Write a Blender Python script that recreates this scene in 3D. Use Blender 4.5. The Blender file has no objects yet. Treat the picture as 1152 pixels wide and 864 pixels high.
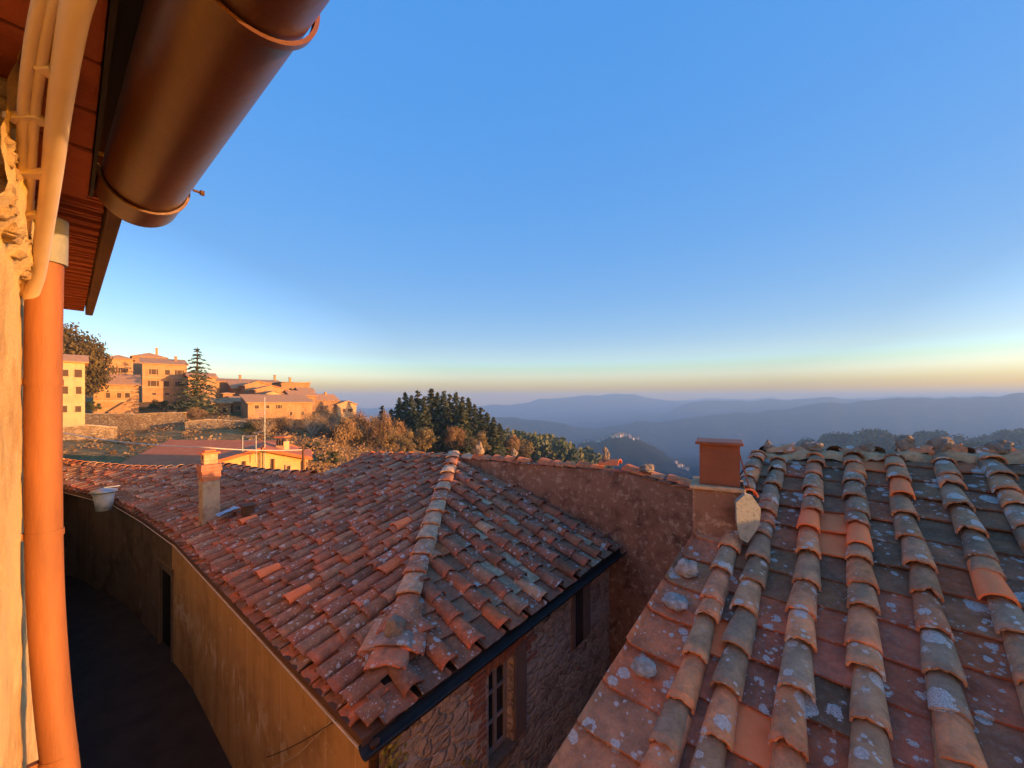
import bpy, math, random
from mathutils import Vector, noise
R = math.radians
PI = math.pi
V = Vector
F, CX, HY = 427.0, 576.0, 450.0           # focal length, centre column and horizon row of the photograph (pixels)
def P(px, py, Y):
    return V(((px - CX) / F * Y, Y, (HY - py) / F * Y))
scene = bpy.context.scene
col = scene.collection

# ------------------------------------------------------------------ materials
def mat(name):
    m = bpy.data.materials.new(name); m.use_nodes = True
    nt = m.node_tree
    return m, nt, nt.nodes['Principled BSDF']
def N(nt, t, **k):
    n = nt.nodes.new(t)
    for a, v in k.items():
        if a.startswith('_'): setattr(n, a[1:], v)
        else: n.inputs[int(a[1:]) if a[0] == 'i' and a[1:].isdigit() else a].default_value = v
    return n
def L(nt, a, b): nt.links.new(a, b)
def ramp(nt, src, stops):
    r = nt.nodes.new('ShaderNodeValToRGB')
    e = r.color_ramp.elements
    while len(e) < len(stops): e.new(0.5)
    for i, (p, c) in enumerate(stops):
        e[i].position = p; e[i].color = (*c, 1) if len(c) == 3 else c
    L(nt, src, r.inputs[0]); return r
def mixc(nt, fac, a, b, blend='MIX'):
    m = nt.nodes.new('ShaderNodeMix'); m.data_type = 'RGBA'; m.blend_type = blend
    for idx, v in ((0, fac), (6, a), (7, b)):
        if hasattr(v, 'links'): L(nt, v, m.inputs[idx])
        elif isinstance(v, (int, float)): m.inputs[idx].default_value = v
        else: m.inputs[idx].default_value = (*v, 1)
    return m.outputs[2]
def coords(nt, scale=(1, 1, 1)):
    tc = nt.nodes.new('ShaderNodeTexCoord'); mp = nt.nodes.new('ShaderNodeMapping')
    mp.inputs['Scale'].default_value = scale
    L(nt, tc.outputs['Object'], mp.inputs[0]); return mp.outputs[0]
def noi(nt, co, scale, detail=5, rough=0.6, dist=0.0):
    n = N(nt, 'ShaderNodeTexNoise', Scale=scale, Detail=detail, Roughness=rough, Distortion=dist)
    L(nt, co, n.inputs['Vector']); return n
def bump(nt, bsdf, h, strength, dist=0.02):
    b = N(nt, 'ShaderNodeBump', Strength=strength, Distance=dist)
    L(nt, h, b.inputs['Height']); L(nt, b.outputs[0], bsdf.inputs['Normal'])
def noisy(name, c1, c2, scale=3, rough=0.9, bs=0.4, bscale=None, c3=None, stretch=(1, 1, 1), bd=0.02, metal=0.0, spec=0.3):
    m, nt, b = mat(name)
    co = coords(nt, stretch)
    n = noi(nt, co, scale, 8, 0.65)
    stops = [(0.3, c1), (0.7, c2)] if c3 is None else [(0.28, c1), (0.5, c2), (0.72, c3)]
    r = ramp(nt, n.outputs[0], stops)
    L(nt, r.outputs[0], b.inputs['Base Color'])
    b.inputs['Roughness'].default_value = rough; b.inputs['Metallic'].default_value = metal
    b.inputs['Specular IOR Level'].default_value = spec
    if bs:
        n2 = noi(nt, co, bscale or scale * 6, 8, 0.7)
        bump(nt, b, n2.outputs[0], bs, bd)
    return m
def tile_mat(name, lichen=0.5, dirt=0.5, lscale=1.0):
    m, nt, b = mat(name)
    co = coords(nt)
    at = N(nt, 'ShaderNodeAttribute', _attribute_name='tint')
    n1 = noi(nt, co, 5, 8, 0.7)
    r1 = ramp(nt, n1.outputs[0], [(0.3, (0.55, 0.55, 0.55)), (0.7, (1.3, 1.25, 1.2))])
    c = mixc(nt, 1.0, at.outputs['Color'], r1.outputs[0], 'MULTIPLY')
    # dark algae
    n2 = noi(nt, co, 9, 8, 0.75)
    r2 = ramp(nt, n2.outputs[0], [(0.45, (0, 0, 0)), (0.72, (dirt,) * 3)])
    c = mixc(nt, r2.outputs[0], c, (0.13, 0.085, 0.062))
    # pale weathering film
    n3 = noi(nt, co, 26, 6, 0.7)
    r3 = ramp(nt, n3.outputs[0], [(0.52, (0, 0, 0)), (0.8, (0.5,) * 3)])
    c = mixc(nt, r3.outputs[0], c, (0.46, 0.36, 0.29))
    # lichen discs
    wob = noi(nt, co, 38, 4, 0.7)
    vm = N(nt, 'ShaderNodeVectorMath', _operation='MULTIPLY_ADD')
    L(nt, wob.outputs['Color'], vm.inputs[0]); vm.inputs[1].default_value = (0.035, 0.035, 0.035); L(nt, co, vm.inputs[2])
    prev = None
    patch = noi(nt, co, 2.6, 5, 0.7)
    for sc, rad, keep in ((8 * lscale, 0.46, 0.56), (15 * lscale, 0.46, 0.66), (33 * lscale, 0.42, 0.50)):
        v = N(nt, 'ShaderNodeTexVoronoi', Scale=sc); L(nt, vm.outputs[0], v.inputs['Vector'])
        sep = N(nt, 'ShaderNodeSeparateColor'); L(nt, v.outputs['Color'], sep.inputs[0])
        # radius differs cell by cell
        rr = N(nt, 'ShaderNodeMath', _operation='MULTIPLY'); L(nt, sep.outputs[1], rr.inputs[0]); rr.inputs[1].default_value = rad
        ls = N(nt, 'ShaderNodeMath', _operation='LESS_THAN'); L(nt, v.outputs['Distance'], ls.inputs[0]); L(nt, rr.outputs[0], ls.inputs[1])
        pm = N(nt, 'ShaderNodeMath', _operation='MULTIPLY_ADD'); L(nt, patch.outputs[0], pm.inputs[0]); pm.inputs[1].default_value = -2.4; pm.inputs[2].default_value = 1.25 + 1.0 - lichen * keep
        gt = N(nt, 'ShaderNodeMath', _operation='GREATER_THAN'); L(nt, sep.outputs[0], gt.inputs[0]); L(nt, pm.outputs[0], gt.inputs[1])
        mu = N(nt, 'ShaderNodeMath', _operation='MULTIPLY'); L(nt, ls.outputs[0], mu.inputs[0]); L(nt, gt.outputs[0], mu.inputs[1])
        if prev is None: prev = mu.outputs[0]
        else:
            mx = N(nt, 'ShaderNodeMath', _operation='MAXIMUM'); L(nt, prev, mx.inputs[0]); L(nt, mu.outputs[0], mx.inputs[1]); prev = mx.outputs[0]
    gr = noi(nt, co, 120, 3, .7); grr = ramp(nt, gr.outputs[0], [(.36, (.25,) * 3), (.52, (1, 1, 1))]); pg = N(nt, 'ShaderNodeMath', _operation='MULTIPLY'); L(nt, prev, pg.inputs[0]); L(nt, grr.outputs[0], pg.inputs[1])
    at2 = N(nt, 'ShaderNodeMath', _operation='MULTIPLY'); L(nt, pg.outputs[0], at2.inputs[0]); L(nt, at.outputs['Alpha'], at2.inputs[1])
    ln = noi(nt, co, 70, 4, 0.7)
    lr = ramp(nt, ln.outputs[0], [(0.3, (0.36, 0.32, 0.28)), (0.7, (0.70, 0.64, 0.58))])
    c = mixc(nt, at2.outputs[0], c, lr.outputs[0])
    L(nt, c, b.inputs['Base Color']); b.inputs['Roughness'].default_value = 0.92; b.inputs['Specular IOR Level'].default_value = 0.2
    nb = noi(nt, co, 45, 8, 0.75); nb2 = noi(nt, co, 9, 6, .6)
    nbm = N(nt, 'ShaderNodeMath', _operation='MULTIPLY_ADD'); L(nt, nb2.outputs[0], nbm.inputs[0]); nbm.inputs[1].default_value = 1.6; L(nt, nb.outputs[0], nbm.inputs[2]); bump(nt, b, nbm.outputs[0], 0.7, 0.014)
    return m
def stone_wall_mat(name, c1, c2, mortar, scale=5, stretch=(1, 1, 1.5), b_s=0.8, brick=0.0):
    m, nt, b = mat(name)
    co = coords(nt, stretch)
    wob = noi(nt, co, 3, 4, 0.6)
    vm = N(nt, 'ShaderNodeVectorMath', _operation='MULTIPLY_ADD')
    L(nt, wob.outputs['Color'], vm.inputs[0]); vm.inputs[1].default_value = (0.25,) * 3; L(nt, co, vm.inputs[2])
    v = N(nt, 'ShaderNodeTexVoronoi', Scale=scale, _feature='DISTANCE_TO_EDGE'); L(nt, vm.outputs[0], v.inputs['Vector'])
    v2 = N(nt, 'ShaderNodeTexVoronoi', Scale=scale); L(nt, vm.outputs[0], v2.inputs['Vector'])
    sep = N(nt, 'ShaderNodeSeparateColor'); L(nt, v2.outputs['Color'], sep.inputs[0])
    rs = ramp(nt, sep.outputs[0], [(0.0, c1), (0.6, c2), (1.0, tuple(0.5 * (a + d) for a, d in zip(c1, mortar)))])
    nz = noi(nt, co, 14, 8, 0.7)
    rz = ramp(nt, nz.outputs[0], [(0.3, (0.6,) * 3), (0.7, (1.3,) * 3)])
    c = mixc(nt, 1.0, rs.outputs[0], rz.outputs[0], 'MULTIPLY')
    patch = noi(nt, co, 1.1, 5, 0.6)
    rp = ramp(nt, patch.outputs[0], [(0.48, (0, 0, 0)), (0.62, (0.85,) * 3)])
    re = ramp(nt, v.outputs[0], [(0.02, (1, 1, 1)), (0.09, (0, 0, 0))])
    f = N(nt, 'ShaderNodeMath', _operation='MAXIMUM'); L(nt, re.outputs[0], f.inputs[0]); L(nt, rp.outputs[0], f.inputs[1])
    mr = mixc(nt, 1.0, mortar, rz.outputs[0], 'MULTIPLY')
    c = mixc(nt, f.outputs[0], c, mr)
    L(nt, c, b.inputs['Base Color']); b.inputs['Roughness'].default_value = 0.95; b.inputs['Specular IOR Level'].default_value = 0.15
    hr = ramp(nt, v.outputs[0], [(0.0, (0, 0, 0)), (0.16, (0.8,) * 3)])
    ad = N(nt, 'ShaderNodeMath', _operation='MULTIPLY_ADD'); L(nt, nz.outputs[0], ad.inputs[0]); ad.inputs[1].default_value = 0.7; L(nt, hr.outputs[0], ad.inputs[2])
    bump(nt, b, ad.outputs[0], b_s, 0.05)
    return m
def N_map(nt, src, a, b):
    n = N(nt, 'ShaderNodeMapRange'); n.inputs[1].default_value = a; n.inputs[2].default_value = b; L(nt, src, n.inputs[0]); return n.outputs[0]
def plaster_mat(name, base, stain, pale, sc=1.0, streak=True, bs=0.35, band=None, pt=.58):
    m, nt, b = mat(name)
    co = coords(nt)
    n = noi(nt, co, 1.3 * sc, 8, 0.65)
    r = ramp(nt, n.outputs[0], [(0.33, stain), (0.52, base), (0.7, base)])
    c = r.outputs[0]
    n2 = noi(nt, co, 4.2 * sc, 8, 0.7, 0.15)
    r2 = ramp(nt, n2.outputs[0], [(pt, (0, 0, 0)), (pt + .1, (0.75,) * 3)])
    c = mixc(nt, r2.outputs[0], c, pale)
    if streak:
        co2 = coords(nt, (5 * sc, 5 * sc, 0.35))
        n3 = noi(nt, co2, 1.0, 6, 0.7)
        r3 = ramp(nt, n3.outputs[0], [(0.5, (0, 0, 0)), (0.7, (0.6,) * 3)])
        c = mixc(nt, r3.outputs[0], c, stain)
    if band:
        along, z0, z1 = band
        dt = N(nt, 'ShaderNodeVectorMath', _operation='DOT_PRODUCT'); L(nt, co, dt.inputs[0]); dt.inputs[1].default_value = along
        sz = N(nt, 'ShaderNodeSeparateXYZ'); L(nt, co, sz.inputs[0])
        wn_ = noi(nt, co, 1.1, 3, .6)
        zz = N(nt, 'ShaderNodeMath', _operation='MULTIPLY_ADD'); L(nt, wn_.outputs[0], zz.inputs[0]); zz.inputs[1].default_value = .5; L(nt, sz.outputs[2], zz.inputs[2])
        rb_ = ramp(nt, N_map(nt, zz.outputs[0], z0, z1), [(0, (0, 0, 0)), (.4, (1, 1, 1)), (.6, (1, 1, 1)), (1, (0, 0, 0))])
        pn = noi(nt, coords(nt, (3, 3, 1.5)), 1.6, 6, .6)
        rp_ = ramp(nt, pn.outputs[0], [(.52, (0, 0, 0)), (.58, (.8,) * 3)])
        mm = N(nt, 'ShaderNodeMath', _operation='MULTIPLY'); L(nt, rb_.outputs[0], mm.inputs[0]); L(nt, rp_.outputs[0], mm.inputs[1])
        c = mixc(nt, mm.outputs[0], c, pale)
        ln = noi(nt, co, 2.0, 2, .5)
        l1 = N(nt, 'ShaderNodeMath', _operation='MULTIPLY_ADD'); L(nt, ln.outputs[0], l1.inputs[0]); l1.inputs[1].default_value = .03; L(nt, dt.outputs['Value'], l1.inputs[2])
        l2 = N(nt, 'ShaderNodeMath', _operation='PINGPONG'); L(nt, l1.outputs[0], l2.inputs[0]); l2.inputs[1].default_value = .31
        l3 = N(nt, 'ShaderNodeMath', _operation='LESS_THAN'); L(nt, l2.outputs[0], l3.inputs[0]); l3.inputs[1].default_value = .008
        l4 = N(nt, 'ShaderNodeMath', _operation='MULTIPLY'); L(nt, l3.outputs[0], l4.inputs[0]); L(nt, n.outputs[0], l4.inputs[1])
        c = mixc(nt, l4.outputs[0], c, pale)
    L(nt, c, b.inputs['Base Color']); b.inputs['Roughness'].default_value = 0.93; b.inputs['Specular IOR Level'].default_value = 0.15
    n4 = noi(nt, co, 28 * sc, 8, 0.7); bump(nt, b, n4.outputs[0], bs, 0.02)
    return m
def leaf_mat(name, c1, c2, c3, trans=0.25):
    m, nt, b = mat(name)
    at = N(nt, 'ShaderNodeAttribute', _attribute_name='tint')
    sep = N(nt, 'ShaderNodeSeparateColor'); L(nt, at.outputs['Color'], sep.inputs[0])
    r = ramp(nt, sep.outputs[0], [(0.1, c1), (0.5, c2), (0.9, c3)])
    L(nt, r.outputs[0], b.inputs['Base Color']); b.inputs['Roughness'].default_value = 0.8; b.inputs['Specular IOR Level'].default_value = 0.15
    return m
def simple(name, c, rough=0.6, metal=0.0):
    return noisy(name, tuple(x * 0.75 for x in c), tuple(min(1, x * 1.2) for x in c), 6, rough, 0.12, 40, metal=metal)

M = {}
M['tile_old'] = tile_mat('old_tile', 0.50, 0.7, 1.15)
M['tile_near'] = tile_mat('near_tile', 0.74, 0.6, 0.75)
M['tile_far'] = noisy('far_roof_tile', (0.38, 0.165, 0.07), (0.56, 0.28, 0.12), 1.6, 0.95, 0.6, 9, c3=(0.38, 0.25, 0.15), stretch=(1, 1, 2))
M['tile_red'] = noisy('new_red_tile', (0.50, 0.135, 0.05), (0.62, 0.19, 0.075), 2.0, 0.9, 0.6, 7)
M['orange'] = noisy('fresh_terracotta', (0.86, 0.19, 0.06), (0.92, 0.26, 0.09), 7, 0.85, 0.25, 50)
M['deck'] = noisy('roof_underlay', (0.03, 0.022, 0.018), (0.06, 0.045, 0.035), 6)
M['old_plaster'] = plaster_mat('dark_grey_brown_plaster', (0.20, 0.135, 0.10), (0.10, 0.068, 0.052), (0.34, 0.25, 0.19), 0.9)  # darker grey-brown tone for the wall past the doorway
M['tile_cop'] = tile_mat('coping_tile', 0.25, 0.4, 1.0)
M['shaft'] = plaster_mat('weathered_chimney_render', (0.46, 0.36, 0.26), (0.30, 0.20, 0.13), (0.58, 0.50, 0.40), 3.0, False, 0.8)
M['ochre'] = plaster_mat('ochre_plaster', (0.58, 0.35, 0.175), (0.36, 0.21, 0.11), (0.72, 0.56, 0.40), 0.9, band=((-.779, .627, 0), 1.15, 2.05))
M['brown_stucco'] = plaster_mat('brown_stucco', (0.36, 0.18, 0.105), (0.15, 0.075, 0.048), (0.60, 0.41, 0.27), 2.1, False, 1.0, pt=.53)
M['stone'] = stone_wall_mat('rubble_stone', (0.40, 0.29, 0.22), (0.84, 0.68, 0.54), (0.86, 0.70, 0.55), 5.0, b_s=1.0)
M['stone_warm'] = stone_wall_mat('retaining_stone', (0.26, 0.17, 0.10), (0.40, 0.30, 0.19), (0.20, 0.13, 0.08), 1.6)
M['brick'] = noisy('old_brick', (0.34, 0.13, 0.08), (0.56, 0.25, 0.15), 9, 0.95, 0.5, 60)
M['wall_near'] = plaster_mat('yellow_plaster', (0.86, 0.60, 0.27), (0.66, 0.38, 0.15), (0.88, 0.68, 0.36), 3.0, False, 0.8)
M['rough_mortar'] = noisy('rough_mortar', (0.40, 0.24, 0.12), (0.72, 0.50, 0.27), 18, 0.95, 1.0, 60, bd=0.03)
M['copper'] = noisy('brown_painted_metal', (0.075, 0.022, 0.010), (0.115, 0.036, 0.016), 5, 0.38, 0.1, 30, spec=0.5)
M['copper_pipe'] = noisy('orange_brown_pipe', (0.16, 0.055, 0.018), (0.28, 0.10, 0.034), 4, 0.65, 0.15, 30, spec=0.4, stretch=(3, 3, .5))
M['soffit'] = noisy('terracotta_soffit', (0.40, 0.10, 0.042), (0.56, 0.165, 0.075), 7, 0.9, 0.5, 40)
M['wood_dark'] = noisy('dark_brown_wood', (0.075, 0.035, 0.02), (0.14, 0.065, 0.035), 4, 0.8, 0.4, 30, stretch=(1, 1, 6))
M['conduit'] = noisy('cream_conduit', (0.62, 0.46, 0.33), (0.72, 0.56, 0.42), 8, 0.5, 0.08, 40, spec=0.5)
M['grey_metal'] = noisy('grey_metal', (0.30, 0.32, 0.34), (0.45, 0.47, 0.48), 6, 0.45, 0.15, 40, metal=0.6)
M['seam'] = noisy('worn_copper_seam', (0.17, 0.065, 0.03), (0.25, 0.105, 0.055), 60, 0.5, 0.2, 90)
M['zinc'] = noisy('dull_zinc', (0.17, 0.17, 0.17), (0.26, 0.26, 0.26), 9, 0.7, 0.2, 40)
M['gutter_dark'] = noisy('dark_gutter_metal', (0.012, 0.011, 0.011), (0.03, 0.027, 0.026), 5, 0.62, 0.2, 20, spec=0.3)
M['rust_metal'] = noisy('rust_coloured_sheet', (0.20, 0.058, 0.026), (0.27, 0.085, 0.038), 4, 0.6, 0.15, 40, spec=0.3)
M['slate'] = noisy('lichened_slab', (0.15, 0.135, 0.10), (0.36, 0.33, 0.27), 22, 0.95, 0.8, 70, c3=(0.22, 0.21, 0.15))
M['rock_pale'] = noisy('pale_lichened_stone', (0.22, 0.18, 0.15), (0.42, 0.36, 0.31), 14, 0.95, 1.0, 40, c3=(0.66, 0.60, 0.56), bd=0.03)
M['rock_tan'] = noisy('tan_stone', (0.20, 0.15, 0.11), (0.38, 0.30, 0.22), 12, 0.95, 1.0, 50, bd=0.03)
M['mortar'] = noisy('ridge_mortar', (0.50, 0.28, 0.135), (0.82, 0.52, 0.28), 9, 0.95, 1.0, 40, bd=0.03)
M['lane'] = noisy('dark_lane_paving', (0.035, 0.024, 0.02), (0.06, 0.042, 0.034), 2.5, 0.9, 0.6, 25)
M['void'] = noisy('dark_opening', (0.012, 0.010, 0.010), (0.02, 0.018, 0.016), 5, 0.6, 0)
M['white_wood'] = noisy('weathered_white_wood', (0.30, 0.24, 0.20), (0.48, 0.42, 0.37), 6, 0.8, 0.4, 40, stretch=(1, 1, 0.3))
M['board'] = noisy('faded_shutter_board', (0.22, 0.15, 0.12), (0.31, 0.22, 0.17), 5, 0.9, 0.3, 30, stretch=(6, 6, 0.6))
M['glass_dark'] = simple('dark_window_glass', (0.03, 0.032, 0.036), 0.15)
M['lamp_white'] = simple('white_lamp_glass', (0.50, 0.46, 0.43), 0.5)
M['blue'] = simple('blue_plastic_sheet', (0.22, 0.42, 0.60), 0.5)
M['cable_dark'] = simple('dark_cable', (0.06, 0.045, 0.035), 0.6)
M['cable_pale'] = simple('pale_cable', (0.62, 0.52, 0.42), 0.6)
M['yellow_wall'] = plaster_mat('yellow_gable_plaster', (0.70, 0.46, 0.19), (0.58, 0.36, 0.14), (0.74, 0.52, 0.25), 0.6)
M['town1'] = plaster_mat('town_ochre', (0.45, 0.255, 0.125), (0.32, 0.17, 0.08), (0.50, 0.31, 0.17), 0.35)
M['town2'] = plaster_mat('town_tan_stone', (0.38, 0.215, 0.11), (0.26, 0.14, 0.07), (0.44, 0.27, 0.15), 0.5)
M['town3'] = plaster_mat('town_cream', (0.58, 0.38, 0.20), (0.46, 0.28, 0.14), (0.62, 0.43, 0.25), 0.3)
M['trim'] = simple('pale_trim', (0.50, 0.34, 0.20), 0.85)
M['shutter'] = simple('brown_shutter', (0.09, 0.05, 0.03), 0.8)
M['bark'] = noisy('bark', (0.07, 0.05, 0.035), (0.16, 0.115, 0.08), 5, 0.95, 0.8, 20, stretch=(1, 1, 0.3))
M['bark_pale'] = noisy('pale_bark', (0.30, 0.24, 0.18), (0.44, 0.36, 0.28), 5, 0.95, 0.5, 20, stretch=(1, 1, 0.3))
M['leaf_conifer'] = leaf_mat('conifer_needles', (0.025, 0.042, 0.026), (0.06, 0.078, 0.042), (0.15, 0.14, 0.07))
M['leaf_oak'] = leaf_mat('holm_oak_leaves', (0.045, 0.036, 0.016), (0.09, 0.065, 0.026), (0.14, 0.10, 0.04))
M['leaf_rust'] = leaf_mat('rust_autumn_leaves', (0.11, 0.062, 0.032), (0.22, 0.13, 0.066), (0.33, 0.21, 0.11))
M['leaf_olive'] = leaf_mat('olive_autumn_leaves', (0.10, 0.07, 0.032), (0.20, 0.14, 0.062), (0.30, 0.215, 0.10))
M['leaf_green'] = leaf_mat('dark_green_leaves', (0.02, 0.03, 0.014), (0.045, 0.058, 0.024), (0.08, 0.09, 0.035))
M['leaf_ivy'] = leaf_mat('yellow_ivy_leaves', (0.22, 0.19, 0.03), (0.42, 0.36, 0.06), (0.60, 0.50, 0.12))
M['far_house'] = simple('far_village_wall', (0.78, 0.64, 0.48), 0.9)

# ------------------------------------------------------------------ mesh builder
class MB:
    def __init__(s): s.v = []; s.f = []; s.c = []; s.sm = []
    def add(s, verts, faces, c=(1, 1, 1, 1), smooth=False):
        o = len(s.v); s.v.extend(tuple(x) for x in verts)
        for f in faces: s.f.append(tuple(i + o for i in f)); s.c.append(c); s.sm.append(smooth)
    def quad(s, a, b, c_, d, c=(1, 1, 1, 1)): s.add([a, b, c_, d], [(0, 1, 2, 3)], c)
    def poly(s, pts, c=(1, 1, 1, 1)): s.add(pts, [tuple(range(len(pts)))], c)
    def box(s, o, ax, ay, az, c=(1, 1, 1, 1)):          # corner + three edge vectors
        o, ax, ay, az = V(o), V(ax), V(ay), V(az)
        p = [o, o + ax, o + ax + ay, o + ay]; p += [q + az for q in p]
        fs = [(0, 3, 2, 1), (4, 5, 6, 7), (0, 1, 5, 4), (1, 2, 6, 5), (2, 3, 7, 6), (3, 0, 4, 7)]
        if ax.cross(ay).dot(az) < 0: fs = [f[::-1] for f in fs]
        s.add(p, fs, c)
    def bbox(s, o, ax, ay, az, b=0.01):                 # box with chamfered vertical and horizontal edges
        o, ax, ay, az = V(o), V(ax), V(ay), V(az)
        ctr = o + (ax + ay + az) / 2
        X, Y_, Z = ax.normalized(), ay.normalized(), az.normalized()
        hx, hy, hz = ax.length / 2, ay.length / 2, az.length / 2
        import bmesh
        bm = bmesh.new(); bmesh.ops.create_cube(bm, size=2)
        for v in bm.verts: v.co = V((v.co.x * hx, v.co.y * hy, v.co.z * hz))
        bmesh.ops.bevel(bm, geom=bm.edges[:], offset=b, segments=2, affect='EDGES', profile=0.6)
        bm.verts.index_update()
        s.add([ctr + X * v.co.x + Y_ * v.co.y + Z * v.co.z for v in bm.verts], [[v.index for v in f.verts] for f in bm.faces])
        bm.free()
    def tube(s, pts, r, n=10, caps=True, c=(1, 1, 1, 1)):
        pts = [V(p) for p in pts]
        rs = r if isinstance(r, (list, tuple)) else [r] * len(pts)
        o = len(s.v); up = None; vs = []
        for i, p in enumerate(pts):
            t = (pts[min(i + 1, len(pts) - 1)] - pts[max(i - 1, 0)]).normalized()
            if up is None:
                up = t.orthogonal().normalized()
            up = (up - t * up.dot(t)).normalized(); w = t.cross(up)
            for k in range(n):
                a = 2 * PI * k / n; vs.append(p + (up * math.cos(a) + w * math.sin(a)) * rs[i])
        fs = []
        for i in range(len(pts) - 1):
            for k in range(n):
                fs.append((i * n + k, i * n + (k + 1) % n, (i + 1) * n + (k + 1) % n, (i + 1) * n + k))
        s.add(vs, fs, c, True)
        if caps:
            s.add(vs[:n], [tuple(range(n))[::-1]], c); s.add(vs[-n:], [tuple(range(n))], c)
    def arc_band(s, pts, axis_r, axis_n, r, th, a0, a1, n=14):   # open half-round channel swept along pts
        pts = [V(p) for p in pts]; vs = []; m = n + 1
        for rad in (r, r - th):
            for p in pts:
                for k in range(m):
                    a = a0 + (a1 - a0) * k / n; vs.append(p + axis_r * math.cos(a) * rad + axis_n * math.sin(a) * rad)
        np_ = len(pts); fs = []
        for l in range(2):
            for i in range(np_ - 1):
                for k in range(n):
                    q = (l * np_ * m + i * m + k, l * np_ * m + i * m + k + 1, l * np_ * m + (i + 1) * m + k + 1, l * np_ * m + (i + 1) * m + k)
                    fs.append(q if l == 0 else q[::-1])
        s.add(vs, fs, smooth=True)
        h = np_ * m; rim = []
        for i in range(np_ - 1):
            for k in (0, n): rim.append((i * m + k, (i + 1) * m + k, h + (i + 1) * m + k, h + i * m + k))
        for i in (0, np_ - 1):
            for k in range(n): rim.append((i * m + k, i * m + k + 1, h + i * m + k + 1, h + i * m + k))
        s.add(vs, rim)
    def build(s, name, m, parent=None, loc=None):
        me = bpy.data.meshes.new(name)
        off = V((0, 0, 0))
        if parent is not None:
            p = parent
            while p is not None: off += V(p.location); p = p.parent
        elif loc is not None: off = V(loc)
        vs = [(v[0] - off.x, v[1] - off.y, v[2] - off.z) for v in s.v]
        me.from_pydata(vs, [], s.f); me.update()
        me.polygons.foreach_set('use_smooth', s.sm)
        ca = me.color_attributes.new('tint', 'FLOAT_COLOR', 'CORNER')
        buf = []
        for poly, c in zip(me.polygons, s.c): buf.extend(c * poly.loop_total)
        ca.data.foreach_set('color', buf)
        me.materials.append(m)
        ob = bpy.data.objects.new(name, me); col.objects.link(ob)
        if parent is not None: ob.parent = parent
        elif loc is not None: ob.location = loc
        return ob
def tag(o, label, cat, group=None):
    o['label'] = label; o['category'] = cat
    if group: o['group'] = group
    return o
def thing(name, label, cat, loc, group=None):
    o = bpy.data.objects.new(name, None); o.empty_display_size = 0.2; col.objects.link(o); o.location = loc
    return tag(o, label, cat, group)
def struct(name, mb, m, kind='structure'):
    o = mb.build(name, m); o['kind'] = kind; return o
def fit_noise(p, s=1.0): return noise.noise(V(p) * s)

def path(pts, n=8):
    out = []
    pts = [V(p) for p in pts]; ext = [pts[0] * 2 - pts[1]] + pts + [pts[-1] * 2 - pts[-2]]
    for i_ in range(1, len(ext) - 2):
        for k in range(n):
            t = k / n; a_, b_, c_, d_ = ext[i_ - 1], ext[i_], ext[i_ + 1], ext[i_ + 2]
            out.append(0.5 * ((2 * b_) + (c_ - a_) * t + (2 * a_ - 5 * b_ + 4 * c_ - d_) * t * t + (3 * b_ - a_ - 3 * c_ + d_) * t ** 3))
    out.append(pts[-1]); return out
# ------------------------------------------------------------------ tiles
TINT = (1.75, 1.3, .90)
def pick(rng, pal):
    t = rng.random() * sum(w for w, _ in pal)
    for w, c in pal:
        t -= w
        if t <= 0: break
    k = rng.uniform(0.86, 1.16); h = rng.uniform(-0.015, 0.015)
    g = TINT
    return (max(0.02, c[0] * g[0] * k + h), c[1] * g[1] * k, max(0.01, c[2] * g[2] * k - h * 0.5), rng.choice([1, 1, 1, 1, 0]))
def cover(mb, O, r, d, n, Lg, w0, w1, h, c, rng, th=0.014, seg=9, yaw=None, lift=0.035, rough=1.0):
    """half-barrel tile: O is the middle of its lower end, it runs up the slope by Lg"""
    if yaw is None: yaw = rng.uniform(-0.035, 0.035)
    r, d = (r * math.cos(yaw) + d * math.sin(yaw)), (d * math.cos(yaw) - r * math.sin(yaw))
    roll = rng.uniform(-0.05, 0.05); r2 = r * math.cos(roll) + n * math.sin(roll); n2 = n * math.cos(roll) - r * math.sin(roll)
    r, n = r2, n2
    rings = []
    edge = [rng.uniform(-0.008, 0.008) * rough for _ in range(seg + 1)]
    if rng.random() < 0.12 * rough:
        k = rng.randint(1, seg - 1); edge[k] -= 0.03; edge[min(seg, k + 1)] -= 0.022
    for t, (wq, lz) in ((0, (w1, lift)), (0.12, (w1 * 0.985, lift * 0.9)), (1.0, (w0, 0.0))):
        for inner in (0, 1):
            rr = []
            for k in range(seg + 1):
                a = PI * k / seg
                ww = wq / 2 - (th if inner else 0); hh = h * (wq / w1) - (th if inner else 0)
                e = edge[k] if t == 0 else 0
                rr.append(O - d * (t * Lg - e) + r * (ww * math.cos(a)) + n * (hh * math.sin(a) ** 0.85 if math.sin(a) > 1e-6 else 0) + n * lz)
            rings.append(rr)
    m = seg + 1
    out = rings[0] + rings[2] + rings[4]
    fs = []
    for i in range(2):
        for k in range(seg): fs.append((i * m + k, i * m + k + 1, (i + 1) * m + k + 1, (i + 1) * m + k))
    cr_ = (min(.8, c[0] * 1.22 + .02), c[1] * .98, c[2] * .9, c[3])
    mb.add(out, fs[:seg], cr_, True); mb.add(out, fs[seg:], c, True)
    inn = rings[1] + rings[5]
    mb.add(inn, [(k, m + k, m + k + 1, k + 1) for k in range(seg)], c, True)
    rim = rings[0] + rings[1]
    mb.add(rim, [(k + 1, k, m + k, m + k + 1) for k in range(seg)], cr_)
    for k in (0, seg):
        mb.add([rings[0][k], rings[1][k], rings[5][k], rings[4][k]], [(0, 1, 2, 3)], c)
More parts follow.
